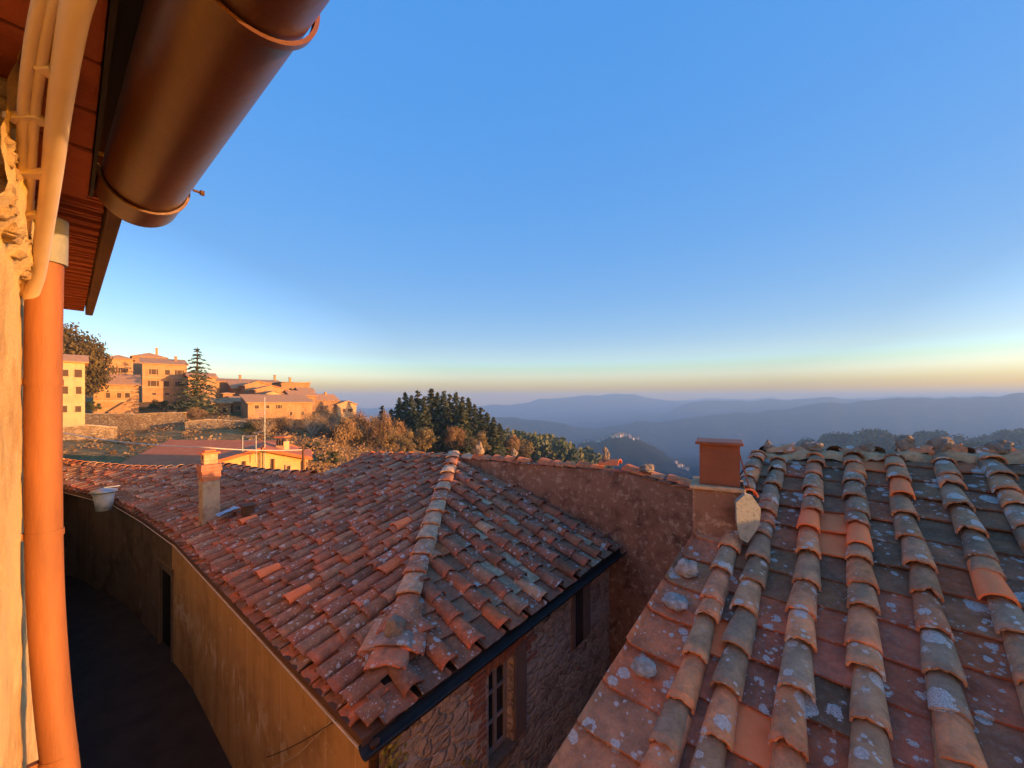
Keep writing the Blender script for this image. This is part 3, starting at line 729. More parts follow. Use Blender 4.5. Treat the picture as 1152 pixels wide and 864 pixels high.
# ---- ivy on the stone wall
def leaves(mb, ctr, rad, n, size, rng, nrm=None, flat=1.0):
    for _ in range(n):
        while True:
            q = V((rng.uniform(-1, 1), rng.uniform(-1, 1), rng.uniform(-1, 1)))
            if q.length < 1: break
        p = V(ctr) + V((q.x * rad[0], q.y * rad[1], q.z * rad[2]))
        a_ = V((rng.gauss(0, 1), rng.gauss(0, 1), rng.gauss(0, 1))).normalized(); b_ = a_.orthogonal().normalized()
        if nrm is not None:
            nn_ = (nrm + a_ * 0.5).normalized(); a_ = nn_.orthogonal().normalized(); b_ = nn_.cross(a_)
        s = size * rng.uniform(.6, 1.4); t = rng.random()
        mb.add([p - a_ * s, p - b_ * s * .6, p + a_ * s, p + b_ * s * .6], [(0, 1, 2, 3)], (t, t, t, 1))
for lab, b_, z0, z1, w in (('yellow-green ivy climbing the stone wall at the corner under the gutter', .33, -5.2, -2.98, .13), ('low yellow-green creeper below the window of the stone wall', .34 * D, -5.4, -4.15, .26)):
    root = wr(b_) + UP * GROUND
    pl = thing('ivy_plant', lab, 'plant', root)
    mb = MB(); r_ = random.Random(3)
    for k in range(26):
        z = z0 + (z1 - z0) * k / 25
        leaves(mb, wr(b_ + r_.uniform(-.5, .5) * w) + UP * z - d1 * .05, (w, w, .10), 26, .026, r_, -d1)
    mb.build('foliage', M['leaf_ivy'], pl)
    mb = MB(); mb.tube([root - d1 * .02, wr(b_ + .03) + UP * (z0 + z1) / 2 - d1 * .03, wr(b_) + UP * z1 - d1 * .03], .012, 6); mb.build('stem', M['bark'], pl)

# =================================================================== BROWN PARTY WALL WITH TILE COPING
apx = AB(1.246 * D, 1.441 * D, 0); gend = AB(-.04, 1.66 * D, 0)
w_pts = [apx + (apx - gend).normalized() * .25, apx, gend, V((.938 * D, 1.99 * D, 0)) + V((.1, -.08, 0)) , V((4.3, 5.15, 0))]
w_top = [-1.43, -1.425, -1.40, -1.52, -1.55]
wall_t = thing('stucco_wall', 'brown stucco wall behind the hipped roof topped by a line of sunlit tiles', 'wall', (gend.x, gend.y, GROUND))
mb = MB()
back = V((.55, .83, 0)).normalized() * .32
for (p, q, zp, zq) in zip(w_pts, w_pts[1:], w_top, w_top[1:]):
    nu, nv = 40, 40; vs = []; e = q - p; nn = V((e.y, -e.x, 0)).normalized()
    for j in range(nv + 1):
        for i_ in range(nu + 1):
            u = i_ / nu; x = p.lerp(q, u); zz = zp + (zq - zp) * u; x.z = GROUND - .3 + (zz - GROUND + .3) * j / nv
            ed = 0 if i_ in (0, nu) else 1
            vs.append(x + nn * ed * .02 * (noise.noise(x * 1.3) + .5 * noise.noise(x * 5)))
    mb.add(vs, [(j * (nu + 1) + i_, j * (nu + 1) + i_ + 1, (j + 1) * (nu + 1) + i_ + 1, (j + 1) * (nu + 1) + i_) for j in range(nv) for i_ in range(nu)], smooth=True)
    a_, b_ = p + UP * zp, q + UP * zq
    mb.quad(a_, b_, b_ + back, a_ + back)
    a2, b2 = p + back, q + back
    mb.quad(a2 + UP * (GROUND - .3), b2 + UP * (GROUND - .3), b_ + back, a_ + back)
e_ = w_pts[0]; mb.quad(e_ + UP * (GROUND - .3), e_ + back + UP * (GROUND - .3), e_ + back + UP * w_top[0], e_ + UP * w_top[0])
mb.build('wall', M['brown_stucco'], wall_t)
mb = MB(); r_ = random.Random(21)
ends = [-2.0]
for si, (p, q, zp, zq) in enumerate(zip(w_pts, w_pts[1:], w_top, w_top[1:])):
    ln = (q - p).length; k = 0; t = 0
    e = (q - p).normalized()
    while t < ln:
        z = zp + (zq - zp) * t / ln + .02
        ang = r_.uniform(-.1, .1)
        if r_.random() < .88:
            O = p + e * t + back * .45 + UP * z; rr_ = e.cross(UP).normalized(); 
            cover(mb, O, rr_, -e, (UP + V((.3, -.1, 0))).normalized(), r_.uniform(.22, .36), .24, .30, r_.uniform(.07, .11), (*pick(r_, [(3, (0.40, 0.17, 0.10)), (2, (0.36, 0.20, 0.13)), (.7, (0.40, 0.32, 0.26))])[:3], 0), r_, seg=8, lift=.03, yaw=r_.uniform(-.25, .25), rough=2)
        # flat pieces jutting over the face
        if r_.random() < .55:
            O = p + e * t - back * .12 + UP * (z - .01)
            pan(mb, O, e, V((e.y, -e.x, 0)), UP, .25, .2, .24, pick(r_, PAL_LEFT), r_, lift=.0, lip=.0)
        t += r_.uniform(.24, .33)
mb.build('coping', M['tile_cop'], wall_t)
def on_wall(px):
    best = None
    for (p, q, zp, zq) in zip(w_pts, w_pts[1:], w_top, w_top[1:]):
        for k in range(101):
            x = p.lerp(q, k / 100) + back * .3; e = abs(x.x / x.y * F + CX - px)
            if best is None or e < best[0]: best = (e, V((x.x, x.y, zp + (zq - zp) * k / 100)))
    return best[1]
for px, sx, sz, seed, lab, m_ in ((540, .11, .17, 1, 'large sunlit orange-tan stone standing on the wall coping, nearest to the hip top', 'rock_tan'), (578, .07, .10, 2, 'small sunlit stone on the wall coping, before the row of pale tiles', 'rock_tan'),
        (681, .07, .19, 5, 'upright pointed stone on the wall coping beside the orange tile', 'rock_tan'), (728, .13, .09, 6, 'flat stone on the lowered right end of the wall coping', 'rock_tan')):
    p = on_wall(px) + UP * (.16 if px < 700 else .12)
    mb = MB(); rock(mb, p + UP * sz * .45, sx, sx * .8, sz, seed, 3, .35)
    tag(mb.build('loose_stone', M[m_], loc=p), lab, 'stone')
p = on_wall(698) + UP * .10
mb = MB(); cover(mb, p, V((.55, .83, 0)), V((.8, -.6, 0)), UP, .42, .2, .25, .11, (1, 1, 1, 1), rng, seg=9)
tag(mb.build('loose_tile', M['orange'], loc=p), 'bright orange half-round tile lying loose on the wall coping', 'tile')

TINT = (2.25, 1.8, 1.28)
# =================================================================== RIGHT HOUSE (near roof with flat and half-round tiles)
r_v = V((1, -.55, .06)); c_v = V((.864, 1, .527))
rh = r_v.normalized(); nr = r_v.cross(c_v).normalized()
if nr.z < 0: nr = -nr
dn = nr.cross(rh)
if dn.z > 0: dn = -dn
P0 = V(((937 - CX) / F, 1, (HY - 525) / F)) * 4.6
SH = -.215                                          # the rows of tiles run slightly askew to the ridge
cdir = (dn + rh * SH).normalized(); cl_ = (dn + rh * SH).length
crr = (rh - cdir * rh.dot(cdir)).normalized()
def sag2(p): return .025 * noise.noise(V(p) * .9) + .008 * noise.noise(V(p) * 3)
def SRt(s, t):                                       # s along the ridge at t = 0, t metres down the slope
    p = P0 + rh * (s + SH * t) + dn * t
    return p + nr * sag2(p)
rhouse = thing('tiled_house', 'near house on the right with lichen-spotted tile roof and metal-capped chimney', 'house', (P0.x, P0.y, GROUND))
cols_s = [-.85, -.54, -.17, .19, .55, .94, 1.29, 1.66, 2.03, 2.41, 2.78, 3.15, 3.52]
TB = 4.75
covers = MB(); pans = MB(); rng = random.Random(11)
orange_cov = {(2, 1.05): 0, (3, 1.10): 0, (4, .42): 0, (5, 1.98): 0}
def s_proj(s, t):
    p = SRt(s, t); return p.x / p.y * F + CX, HY - p.z / p.y * F
oc = [(2, 915, 607), (3, 968, 618), (4, 1008, 560), (5, 1053, 692)]
oc_t = {}
for ci, px, py in oc:
    best = min(range(0, 480), key=lambda k: abs(s_proj(cols_s[ci], k / 100)[1] - py)); oc_t[ci] = best / 100
op_t = []
for ci, py in ((2, 612), (2, 640), (6, 660), (0, 752), (3, 536), (1, 862)):
    best = min(range(-20, 480), key=lambda k: abs(s_proj((cols_s[ci] + cols_s[ci + 1]) / 2, k / 100)[1] - py)); op_t.append((ci, best / 100))
orange_parts = []
for ci, s in enumerate(cols_s):
    t = TB - rng.uniform(0, .1)
    tstart = -.18
    if ci == 0 : s = -.78
    if ci == 1: tstart = .02
    Ls = []
    # lay from the bottom up; force a tile end where an orange one sits
    while t > tstart:
        ex = rng.choice([.24, .29, .32, .34, .36, .17])
        want = oc_t.get(ci)
        org = want is not None and abs(t - want) < ex * .6
        if want is not None and t > want + .01 and t - ex < want - .02 and not org:
            ex = max(.08, t - want)
        Lg = min(.45, t - tstart + .05)
        if ci == 0 and .85 < t < 1.75: t -= ex; continue
        if Lg > .1:
            s_j = s + .02 * noise.noise(V((s * 5, t * 1.2, 9))) + rng.uniform(-.012, .012)
            k = rng.uniform(.93, 1.08)
            low = max(0, min(1, (t - 1.4) / 2.4)) * (1 if ci < 4 else .5)
            c = pick(rng, PAL_COV + [(6 * low, (0.31, 0.16, 0.105))])
            args = (SRt(s_j, t) + nr * .035, crr, cdir, nr, Lg, .14 * k, .188 * k, .088 * k)
            if org:
                mo = MB(); cover(mo, args[0] + nr * .012, *args[1:], (1, 1, 1, 0), rng, seg=14, lift=.045, rough=.4); orange_parts.append(('cover_tile', mo))
                oc_t[ci] = None
            else:
                cover(covers, *args, c, rng, seg=12, lift=rng.uniform(.03, .055), yaw=rng.uniform(-.05, .05), th=.015)
        t -= ex
seams = list(zip(cols_s, cols_s[1:]))
for ci, (s0, s1) in enumerate(seams):
    sm = (s0 + s1) / 2; w = (s1 - s0) * .98
    t = TB + .02 + rng.uniform(-.03, .03)
    while t > -.15:
        ex = rng.uniform(.29, .335)
        low = 1 if t > 2.2 and ci < 4 else 0
        org = [q for q in op_t if q[0] == ci and abs(q[1] - t) < .17]
        Lg = min(.42, t + .22)
        c = pick(rng, PAL_PAN_LOW if (low and rng.random() < .75) else PAL_PAN)
        if org:
            op_t.remove(org[0]); mo = MB(); pan(mo, SRt(sm, t), crr, cdir, nr, Lg, w * .93, w, (1, 1, 1, 0), rng, lift=.042); orange_parts.append(('flat_tile', mo))
        else:
            pan(pans, SRt(sm, t), crr, cdir, nr, Lg, w * .95, w, c, rng, lift=rng.uniform(.028, .046))
        t -= ex
# verge column of flat tiles left of the first half-round column
vs_ = lambda t: -.92 - .31 * t - SH * t              # s of the verge (in column coordinates)
t = TB + .03
while t > 1.5:
    s0 = vs_(t); s1 = -.85; w = (s1 - s0)
    ex = rng.uniform(.32, .38)
    pan(pans, SRt((s0 + s1) / 2 - .01, t), crr, cdir, nr, .5, w + .03, w + .08, pick(rng, [(4, (0.28, 0.105, 0.065)), (2, (0.24, 0.13, 0.09)), (1, (0.33, 0.12, 0.065))]), rng, th=.022, lift=rng.uniform(.04, .06), lip=.035, dish=.012)
    t -= ex
roof2 = pans.build('roof', M['tile_near'], rhouse); roof2['label'] = 'flat pan tiles with white lichen spots'
cv2 = covers.build('roof', M['tile_near'], rhouse); cv2['label'] = 'rows of half-round cover tiles'
for nm, mo in orange_parts:
    o = mo.build(nm, M['orange'], cv2 if nm == 'cover_tile' else roof2); o['label'] = 'bright orange replacement tile'
mb = MB()
SN = 3.9
for t0, t1 in ((-.22, 1.3), (1.3, TB)):
    a0_, a1_ = (max(-.9, vs_(t0)) if t0 < 1 else vs_(t0)), vs_(t1)
    mb.quad(SRt(a0_, t0) - nr * .03, SRt(a1_, t1) - nr * .03, SRt(SN, t1) - nr * .03, SRt(SN, t0) - nr * .03)
# rear slope
rp = [SRt(-.85, -.22), SRt(SN, -.22)]; bk = V((.55, 1, 0)).normalized()
rb = [p_ + bk * 2.2 - UP * 1.0 for p_ in rp]
mb.quad(rp[0] - nr * .03, rp[1] - nr * .03, rb[1], rb[0])
mb.build('roof_underlay', M['deck'], rhouse)
# rear slope tiles: only their top ends show over the ridge
mb = MB(); bd = (rb[0] - rp[0]).normalized(); bn = rh.cross(bd).normalized(); bn = bn if bn.z > 0 else -bn
s = -.7
while s < SN - .2:
    for k in range(5):
        cover(mb, SRt(s, -.26) + bd * (.34 + .40 * k) + bn * .03, rh, bd, bn, .44, .17, .22, .10, pick(rng, PAL_COV), rng, seg=8)
    s += .36
mb.build('roof', M['tile_near'], rhouse)['label'] = 'rear slope of half-round tiles'
# ridge: mortar bed and cap tiles
mb = MB(); vs = []; nu = 260; prof = [(-.17, -.01), (-.14, .05), (-.09, .075), (-.03, .085), (.05, .08), (.15, .05), (.19, -.05)]
for i_ in range(nu + 1):
    s = -.86 + (SN + .86) * i_ / nu
    for j, (y, z) in enumerate(prof):
        p = SRt(s, -.22) - dn * 0 + bk * y + UP * z
        p += V((0, 0, .06)) * noise.noise(p * 5) + V((0, 0, .03)) * noise.noise(p * 14) + V((.03, .03, 0)) * noise.noise(p * 9)
        vs.append(p)
m_ = len(prof)
mb.add(vs, [(i_ * m_ + j, (i_ + 1) * m_ + j, (i_ + 1) * m_ + j + 1, i_ * m_ + j + 1) for i_ in range(nu) for j in range(m_ - 1)], smooth=True)
mb.build('ridge_mortar', M['mortar'], rhouse)
mb = MB(); s = -.4
while s < SN:
    if rng.random() < .9:
        sz = rng.uniform(.8, 1.15)
        cover(mb, SRt(s, -.22) + UP * .06 + bk * rng.uniform(-.03, .05), (bk * .9 + rh * rng.uniform(-.3, .3)).normalized(), rh, UP, .30 * sz, .19, .23 * sz, .085, pick(rng, PAL_COV + [(2, (0.36, 0.27, 0.2))]), rng, seg=9, rough=2.5)
    s += rng.uniform(.20, .33)
mb.build('ridge_tiles', M['tile_near'], rhouse)
# stones and broken tiles lying along the ridge
def at_ridge(px):
    k = min(range(-85, 360), key=lambda q: abs(s_proj(q / 100, -.22)[0] - px)); return SRt(k / 100, -.22)
for px, sx, sz, seed, lab in ((864, .045, .085, 11, 'small upright broken brick on the ridge just right of the metal chimney'), (915, .11, .07, 12, 'broad low stone on the ridge above the column with the first orange tile'),
        (975, .075, .075, 13, 'reddish broken stone on the ridge, left of the dark upright lump'), (1018, .095, .13, 14, 'tall dark mossy stone standing on the ridge, largest of the ridge stones'),
        (1060, .12, .11, 15, 'dark rounded stone on the ridge beside a slanting tile shard'), (1125, .12, .08, 16, 'wide pale stone near the right end of the ridge')):
    p = at_ridge(px) + UP * .10
    mb = MB(); rock(mb, p + UP * sz * .45, sx, sx * .8, sz, seed, 3, .4)
    tag(mb.build('ridge_stone', M['rock_tan'], loc=p), lab, 'stone')
# white lichened stones on the roof by the verge
for px, py, sx, sz, seed, lab in ((774, 650, .095, .085, 31, 'pale grey stone lying on the tiles below the chimney'), (762, 684, .10, .045, 32, 'flat white crusted stone on the verge tiles under the pale rounded stone'), (726, 760, .085, .05, 33, 'pinkish lump of mortar stuck on the verge tiles lower down')):
    best = None
    for i_ in range(-60, 60):
        for j in range(100, 470, 4):
            s, t = -1 + i_ / 60, j / 100
            q = s_proj(s, t); e = (q[0] - px) ** 2 + (q[1] - py) ** 2
            if best is None or e < best[0]: best = (e, s, t)
    p = SRt(best[1], best[2]) + nr * .07
    mb = MB(); rock(mb, p + nr * sz * .4, sx, sx, sz, seed, 4, .3)
    tag(mb.build('roof_stone', M['rock_pale'], loc=p), lab, 'stone')
# gable wall and body
mb = MB()
g0 = P0 + rh * (-.92 + .07) + dn * -.22; g1 = P0 + rh * (vs_(TB - .15) + SH * (TB - .15) + .07) + dn * (TB - .15)
def gw(p): return V((p.x, p.y, GROUND - .3))
mb.quad(gw(g0), gw(g1), g1 - nr * .05, g0 - nr * .05)
f1 = g1 + rh * 5.2
mb.quad(gw(g1), gw(f1), f1 - nr * .05, g1 - nr * .05)
rbk = rb[0] + rh * .1
mb.quad(gw(rbk), gw(g0), g0 - nr * .05, rbk)
mb.quad(gw(rbk), gw(rb[1]), rb[1], rbk)
e0 = SRt(SN, -.22)
mb.poly([gw(f1), gw(rb[1]), rb[1], e0 - nr * .05, f1 - nr * .05])
mb.build('wall', M['brown_stucco'], rhouse)
# chimney of the right house
fr = V((-.55, -1, 0)).normalized(); rx = V((1, -.55, 0)).normalized()
q0 = P(779, 606, 4.02); zc = lambda py: (HY - py) / F * 4.02
wch = .455
mb = MB()
vs = []
mb.bbox(q0 + UP * -.35, rx * wch, -fr * .48, UP * (zc(549) - zc(606) + .35), .02)
chim2 = mb.build('chimney', M['brown_stucco'], rhouse); chim2['label'] = 'stucco chimney with rust-coloured sheet metal cowl and leaning slab'
b0 = V((q0.x, q0.y, zc(549)))
mb = MB(); mb.bbox(b0 - rx * .025 + fr * .035 + UP * .002, rx * (wch + .05), -fr * .55, UP * .035, .008); mb.build('slab', M['mortar'], chim2)
c0 = b0 + UP * .039 + rx * .065 - fr * .06
hh = zc(500) - zc(545); ww = .37; dd_ = .36
mb = MB()
mb.box(c0, rx * ww, -fr * .012, UP * hh)                           # front sheet
mb.box(c0 - fr * dd_, rx * ww, fr * .012, UP * hh)                 # back sheet
mb.box(c0 - fr * .0125, rx * .012, -fr * (dd_ - .025), UP * hh)    # left sheet
mb.add([c0 + rx * (ww + .075) + fr * .02, c0 + rx * (ww + .075) - fr * dd_, c0 + rx * (ww - .03) - fr * dd_ + UP * hh, c0 + rx * (ww - .03) + UP * hh,
        c0 + rx * (ww + .087) + fr * .02, c0 + rx * (ww + .087) - fr * dd_, c0 + rx * (ww - .018) - fr * dd_ + UP * hh, c0 + rx * (ww - .018) + UP * hh],
       [(0, 1, 2, 3), (7, 6, 5, 4), (0, 3, 7, 4), (1, 5, 6, 2), (0, 4, 5, 1), (3, 2, 6, 7)])
cowl = mb.build('cowl', M['rust_metal'], chim2)
mb = MB(); mb.bbox(c0 - rx * .04 + fr * .045 + UP * (hh + .002), rx * (ww + .07), -fr * (dd_ + .09), UP * .03, .006); mb.build('lid', M['rust_metal'], cowl)
mb = MB()
pts_ = [(828, 566), (838, 556), (847, 559), (856, 572), (855, 590), (848, 601), (841, 611), (833, 606), (829, 588)]
fa = [P(px, py, 3.70 + (py - 556) * -.0012) for px, py in pts_]; fb = [p + V((.012, .045, .01)) for p in fa]
n8 = len(pts_)
mb.add(fa + fb, [tuple(range(n8))[::-1], tuple(range(n8, 2 * n8))] + [(i_, (i_ + 1) % n8, n8 + (i_ + 1) % n8, n8 + i_) for i_ in range(n8)])
slab_o = mb.build('leaning_slab', M['slate'], chim2)
mb = MB(); cover(mb, b0 + rx * (wch + .06) + fr * .01 - UP * .06, rx, fr, UP, .3, .12, .15, .075, (1, 1, 1, 1), rng, seg=10); mb.build('half_tile', M['orange'], chim2)
# mortar fillet at the chimney foot
mb = MB(); 
for k in range(9): rock(mb, q0 + rx * (.03 + .05 * k) + fr * .03 + UP * (-.02 - .004 * k), .05, .05, .035, 40 + k, 2)
rock(mb, q0 + rx * (wch + .10) + fr * .05 + UP * (-.06), .09, .07, .06, 55, 2)
mb.build('mortar_fillet', M['mortar'], chim2)

# =================================================================== OWN HOUSE: wall, eave, gutter, pipes on the left
wd = V((-.761, .649, 0)).normalized(); wn = V((wd.y, -wd.x, 0))    # along the wall, out of the wall
def W(u, n_, z): return wd * u + wn * n_ + UP * z
own = thing('plastered_house', 'sunlit yellow plastered house wall and eave at the left edge', 'house', W(0, -.1, GROUND))
mb = MB(); nu, nv = 110, 150; vs = []
U0, U1, Z0, Z1 = .9, 3.2, -1.7, .52
for j in range(nv + 1):
    for i_ in range(nu + 1):
        u = U0 + (U1 - U0) * i_ / nu; z = Z0 + (Z1 - Z0) * j / nv
        am = .005 + (.007 if z > .25 else 0)
        k = noise.noise(V((u * 6, z * 6, 1))) + .6 * noise.noise(V((u * 17, z * 17, 2))) + .4 * noise.noise(V((u * 45, z * 45, 5)))
        vs.append(W(u, -.072 + am * k + (.02 if z > .27 else 0) * min(1, (z - .27) / .03 if z > .27 else 0), z))
mb.add(vs, [(j * (nu + 1) + i_, j * (nu + 1) + i_ + 1, (j + 1) * (nu + 1) + i_ + 1, (j + 1) * (nu + 1) + i_) for j in range(nv) for i_ in range(nu)], smooth=True)
# plain remainder of the wall, with thickness, and an added shading block
mb.box(W(U0, -.50, GROUND - .3), wd * 11, wn * .42, UP * (Z0 - GROUND + .3))
mb.box(W(U1, -.50, Z0), wd * (11.9 - U1), wn * .42, UP * 2.6)
mb.box(W(11.0, -6, GROUND - .3), wd * 16, wn * 5.85, UP * 7.0)  # unseen tall block, added to keep sky light out of the lane
mb.box(W(U0, -.5, Z0), wd * (U1 - U0), wn * .37, UP * 2.2)
mb.box(W(-2.5, -.50, GROUND - .3), wd * 1.9, wn * .395, UP * 6.1)      # wall on the other side of the window
mb.box(W(-.6, -.50, GROUND - .3), wd * (U0 + .6), wn * .395, UP * 4.6)
mb.build('wall', M['wall_near'], own)
mb = MB(); r_ = random.Random(5)      # crumbling mortar under the eave
for k in range(170):
    u = r_.uniform(.95, 1.6); z = r_.uniform(.27, .49)
    rock(mb, W(u, -.066, z), .016, .014, .014, k, 2, .5)
mb.build('crumbling_plaster', M['rough_mortar'], own)['kind'] = 'stuff'
# soffit of flat terracotta slabs, each joint open
mb = MB(); u = .1; ZS = .50
while u < 1.33:
    l = .15
    mb.bbox(W(u + .003, -.10, ZS + r_.uniform(0, .008)), wd * (l - .006), wn * .135, UP * .03, .006); u += l
mb.build('soffit', M['soffit'], own)
# rough far end of the eave: rafters and tile undersides
mb = MB()
for k in range(27):
    u = 1.40 + k * .072
    cover(mb, W(u, .064, ZS + .01), wd, wn, UP, .20, .058, .066, .06, (1, 1, 1, 1), r_, seg=6, lift=0, rough=0)
mb.build('soffit_tiles', M['soffit'], own)
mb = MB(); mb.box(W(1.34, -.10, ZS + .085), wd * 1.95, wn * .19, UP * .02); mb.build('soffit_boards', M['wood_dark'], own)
mb = MB(); mb.box(W(-.4, .036, ZS + .001), wd * 1.80, wn * .006, UP * .095); mb.box(W(-.4, .043, ZS + .096), wd * 1.76, wn * .12, UP * .008); mb.build('gap_shade_board', M['void'], own)  # near-black boards paint in the shade of the gap behind the gutter
mb = MB(); mb.bbox(W(1.362, .068, ZS - .012), wd * 1.92, wn * .03, UP * .11, .006); mb.build('fascia', M['wood_dark'], own)
mb = MB(); mb.box(W(-.5, -.5, ZS + .11), wd * 3.8, wn * .59, UP * .04); mb.build('roof', M['tile_far'], own)
# gutter
GR = .072; GZ = ZS + .02
def GC(u): return .118 + .028 * (1.35 - u) / .95
mb = MB(); mb.arc_band([W(-.25 + .0572 * k, GC(-.25 + .0572 * k), GZ) for k in range(29)], wn, UP, GR, .004, PI, 2 * PI, 24)
gut2 = mb.build('gutter', M['copper'], own)
mb = MB(); mb.tube([W(-.25, GC(-.25) + GR, GZ), W(1.35, GC(1.35) + GR, GZ)], .006, 10); mb.build('rolled_edge', M['copper'], gut2)
mb = MB(); mb.arc_band([W(1.24, GC(1.24), GZ), W(1.35, GC(1.35), GZ)], wn, UP, GR + .005, .004, PI, 2 * PI, 24); mb.build('end_sleeve', M['copper'], gut2)
mb = MB(); cap = [W(1.351, GC(1.351) + math.cos(PI + PI * k / 20) * (GR + .004), GZ + math.sin(PI + PI * k / 20) * (GR + .004)) for k in range(21)]
mb.poly(cap); mb.poly([p + wd * .004 for p in cap][::-1]); mb.build('end_cap', M['copper'], gut2)
for u in (.53, 1.232):
    mb = MB(); mb.arc_band([W(u, GC(u), GZ), W(u + .012, GC(u + .012), GZ)], wn, UP, GR + .008, .005, PI, 2 * PI, 24); mb.build('joint_ring', M['copper'], gut2)
mb = MB(); bq = W(1.20, GC(1.20) + GR + .006, GZ - .005); mb.tube([bq, bq + wn * .018], .003, 8); mb.tube([bq + wn * .014, bq + wn * .022], .007, 6); mb.build('bolt', M['wood_dark'], gut2)
# downpipe
def PP(px, py, Y): return P(px, py, Y)
pl_ = [(52, 258, .95), (50, 330, .95), (49, 420, .95), (49, 520, .95), (50, 620, .95), (53, 700, .95), (60, 790, .95), (70, 875, .95), (84, 980, .95)]
mb = MB(); mb.tube(path([PP(*q) for q in pl_], 6), .0315, 28); dpipe = mb.build('downpipe', M['copper_pipe'], own)
mb = MB(); mb.tube([PP(54, 246, .95), PP(53, 296, .95)], .0345, 24); mb.build('collar', M['zinc'], dpipe)
for py, z in ((430, 0), (600, 0), (850, 0)):
    c_ = PP(49 if py < 500 else (50 if py < 700 else 66), py, .95)
    mb = MB(); mb.tube([c_ - UP * .008, c_ + UP * .008], .0332, 24); mb.box(c_ - wn * .05 - wd * .008 - UP * .008, wn * .02, wd * .016, UP * .016); mb.build('pipe_clip', M['copper_pipe'], dpipe)
# conduits under the eave
big = path([PP(112, -60, .40), PP(88, 0, .43), PP(76, 60, .48), PP(66, 130, .56), PP(58, 200, .66), PP(49, 265, .78), PP(42, 310, .88), PP(34, 335, .93)])
mb = MB(); mb.tube(big, .0125, 14); c_big = mb.build('conduit', M['conduit'], own); c_big['label'] = 'thick cream conduit, the outermost of the bundle'
for off, rad, lab in ((-27, .0055, 'slim cable in the middle of the bundle'), (-42, .0065, 'slim cable nearest to the wall')):
    ln = path([PP(108 + off * 1.1, -60, .40), PP(88 + off, 0, .43), PP(74 + off * .95, 60, .48), PP(62 + off * .85, 130, .56), PP(54 + off * .7, 200, .66), PP(46 + off * .6, 265, .78), PP(39 + off * .45, 310, .88), PP(33 + off * .3, 333, .93)])
    mb = MB(); mb.tube(ln, rad, 12); mb.build('conduit', M['conduit'], own)['label'] = lab
for py, px, Y, w in ((88, 66, .51, .02), (140, 40, .575, .05), (200, 46, .66, .05), (245, 40, .74, .045)):
    c_ = PP(px, py, Y)
    mb = MB(); e = (PP(px + 20, py, Y) - PP(px - 20, py, Y)).normalized()
    mb.bbox(c_ - e * w / 2 - UP * .004 - V((0, 0.02, 0)), e * w, V((0, .02, 0)), UP * .010, .002); mb.build('cable_clip', M['conduit'], own)
# =================================================================== TERRAIN (ground sheet reaching the horizon)
YL = [9, 16, 25, 40, 65, 90, 120, 200, 400, 700, 1000, 1500, 2300, 3600, 4500, 5400, 6400, 7600, 9500]
T = {   # image row of the ground at each of those depths, for a set of directions
 -700: [760, 640, 560, 525, 480, 450, 425, 410, 440, 470, 470, 470, 470, 465, 465, 460, 460, 455, 455],
 75:  [745, 625, 548, 508, 485, 452, 428, 420, 455, 480, 480, 480, 480, 470, 470, 465, 465, 458, 458],
 150: [742, 622, 548, 512, 487, 456, 438, 430, 460, 485, 485, 485, 480, 470, 470, 465, 465, 458, 458],
 250: [740, 622, 552, 514, 484, 462, 446, 442, 470, 490, 490, 490, 485, 474, 472, 468, 468, 460, 458],
 350: [745, 625, 560, 520, 492, 471, 455, 456, 490, 505, 500, 495, 490, 476, 474, 470, 470, 460, 458],
 430: [750, 640, 585, 540, 510, 492, 476, 482, 510, 520, 512, 505, 495, 478, 476, 472, 471, 459, 458],
 520: [760, 650, 610, 560, 535, 515, 505, 506, 522, 530, 525, 515, 500, 477, 477, 473, 471, 458, 458],
 570: [765, 660, 625, 575, 550, 532, 522, 510, 530, 535, 530, 520, 502, 469, 480, 475, 470, 455, 458],
 620: [770, 670, 630, 590, 562, 545, 535, 514, 540, 540, 532, 515, 505, 474, 484, 476, 469, 448, 456],
 660: [775, 680, 640, 600, 575, 560, 548, 530, 548, 548, 530, 499, 508, 482, 484, 475, 468, 445, 454],
 695: [775, 690, 650, 610, 585, 572, 562, 555, 560, 552, 530, 491, 510, 480, 482, 474, 466, 444, 452],
 730: [775, 690, 650, 615, 590, 580, 572, 566, 564, 555, 535, 501, 512, 475, 480, 468, 464, 448, 451],
 780: [775, 690, 650, 615, 592, 584, 578, 572, 566, 555, 540, 524, 512, 469, 476, 452, 462, 451, 449],
 850: [775, 690, 650, 615, 592, 585, 580, 570, 560, 540, 545, 535, 510, 463, 470, 450, 460, 450, 448],
 930: [775, 690, 650, 612, 590, 582, 576, 560, 535, 520, 535, 530, 505, 454, 465, 448, 458, 449, 448],
 1010: [775, 690, 650, 610, 588, 580, 570, 550, 512, 515, 530, 525, 500, 449, 460, 452, 455, 447, 448],
 1080: [775, 690, 650, 610, 586, 576, 566, 545, 510, 514, 528, 522, 497, 448, 458, 454, 453, 446, 448],
 1152: [775, 690, 650, 608, 584, 572, 560, 540, 508, 510, 525, 518, 494, 443, 455, 452, 450, 445, 448],
 1300: [775, 690, 650, 606, 580, 568, 556, 535, 505, 505, 520, 512, 490, 440, 452, 450, 450, 443, 448],
 2000: [775, 690, 650, 600, 575, 560, 550, 530, 500, 500, 510, 505, 490, 446, 452, 450, 450, 446, 448],
}
tk = sorted(T)
def cosi(t): return t * t * (3 - 2 * t)
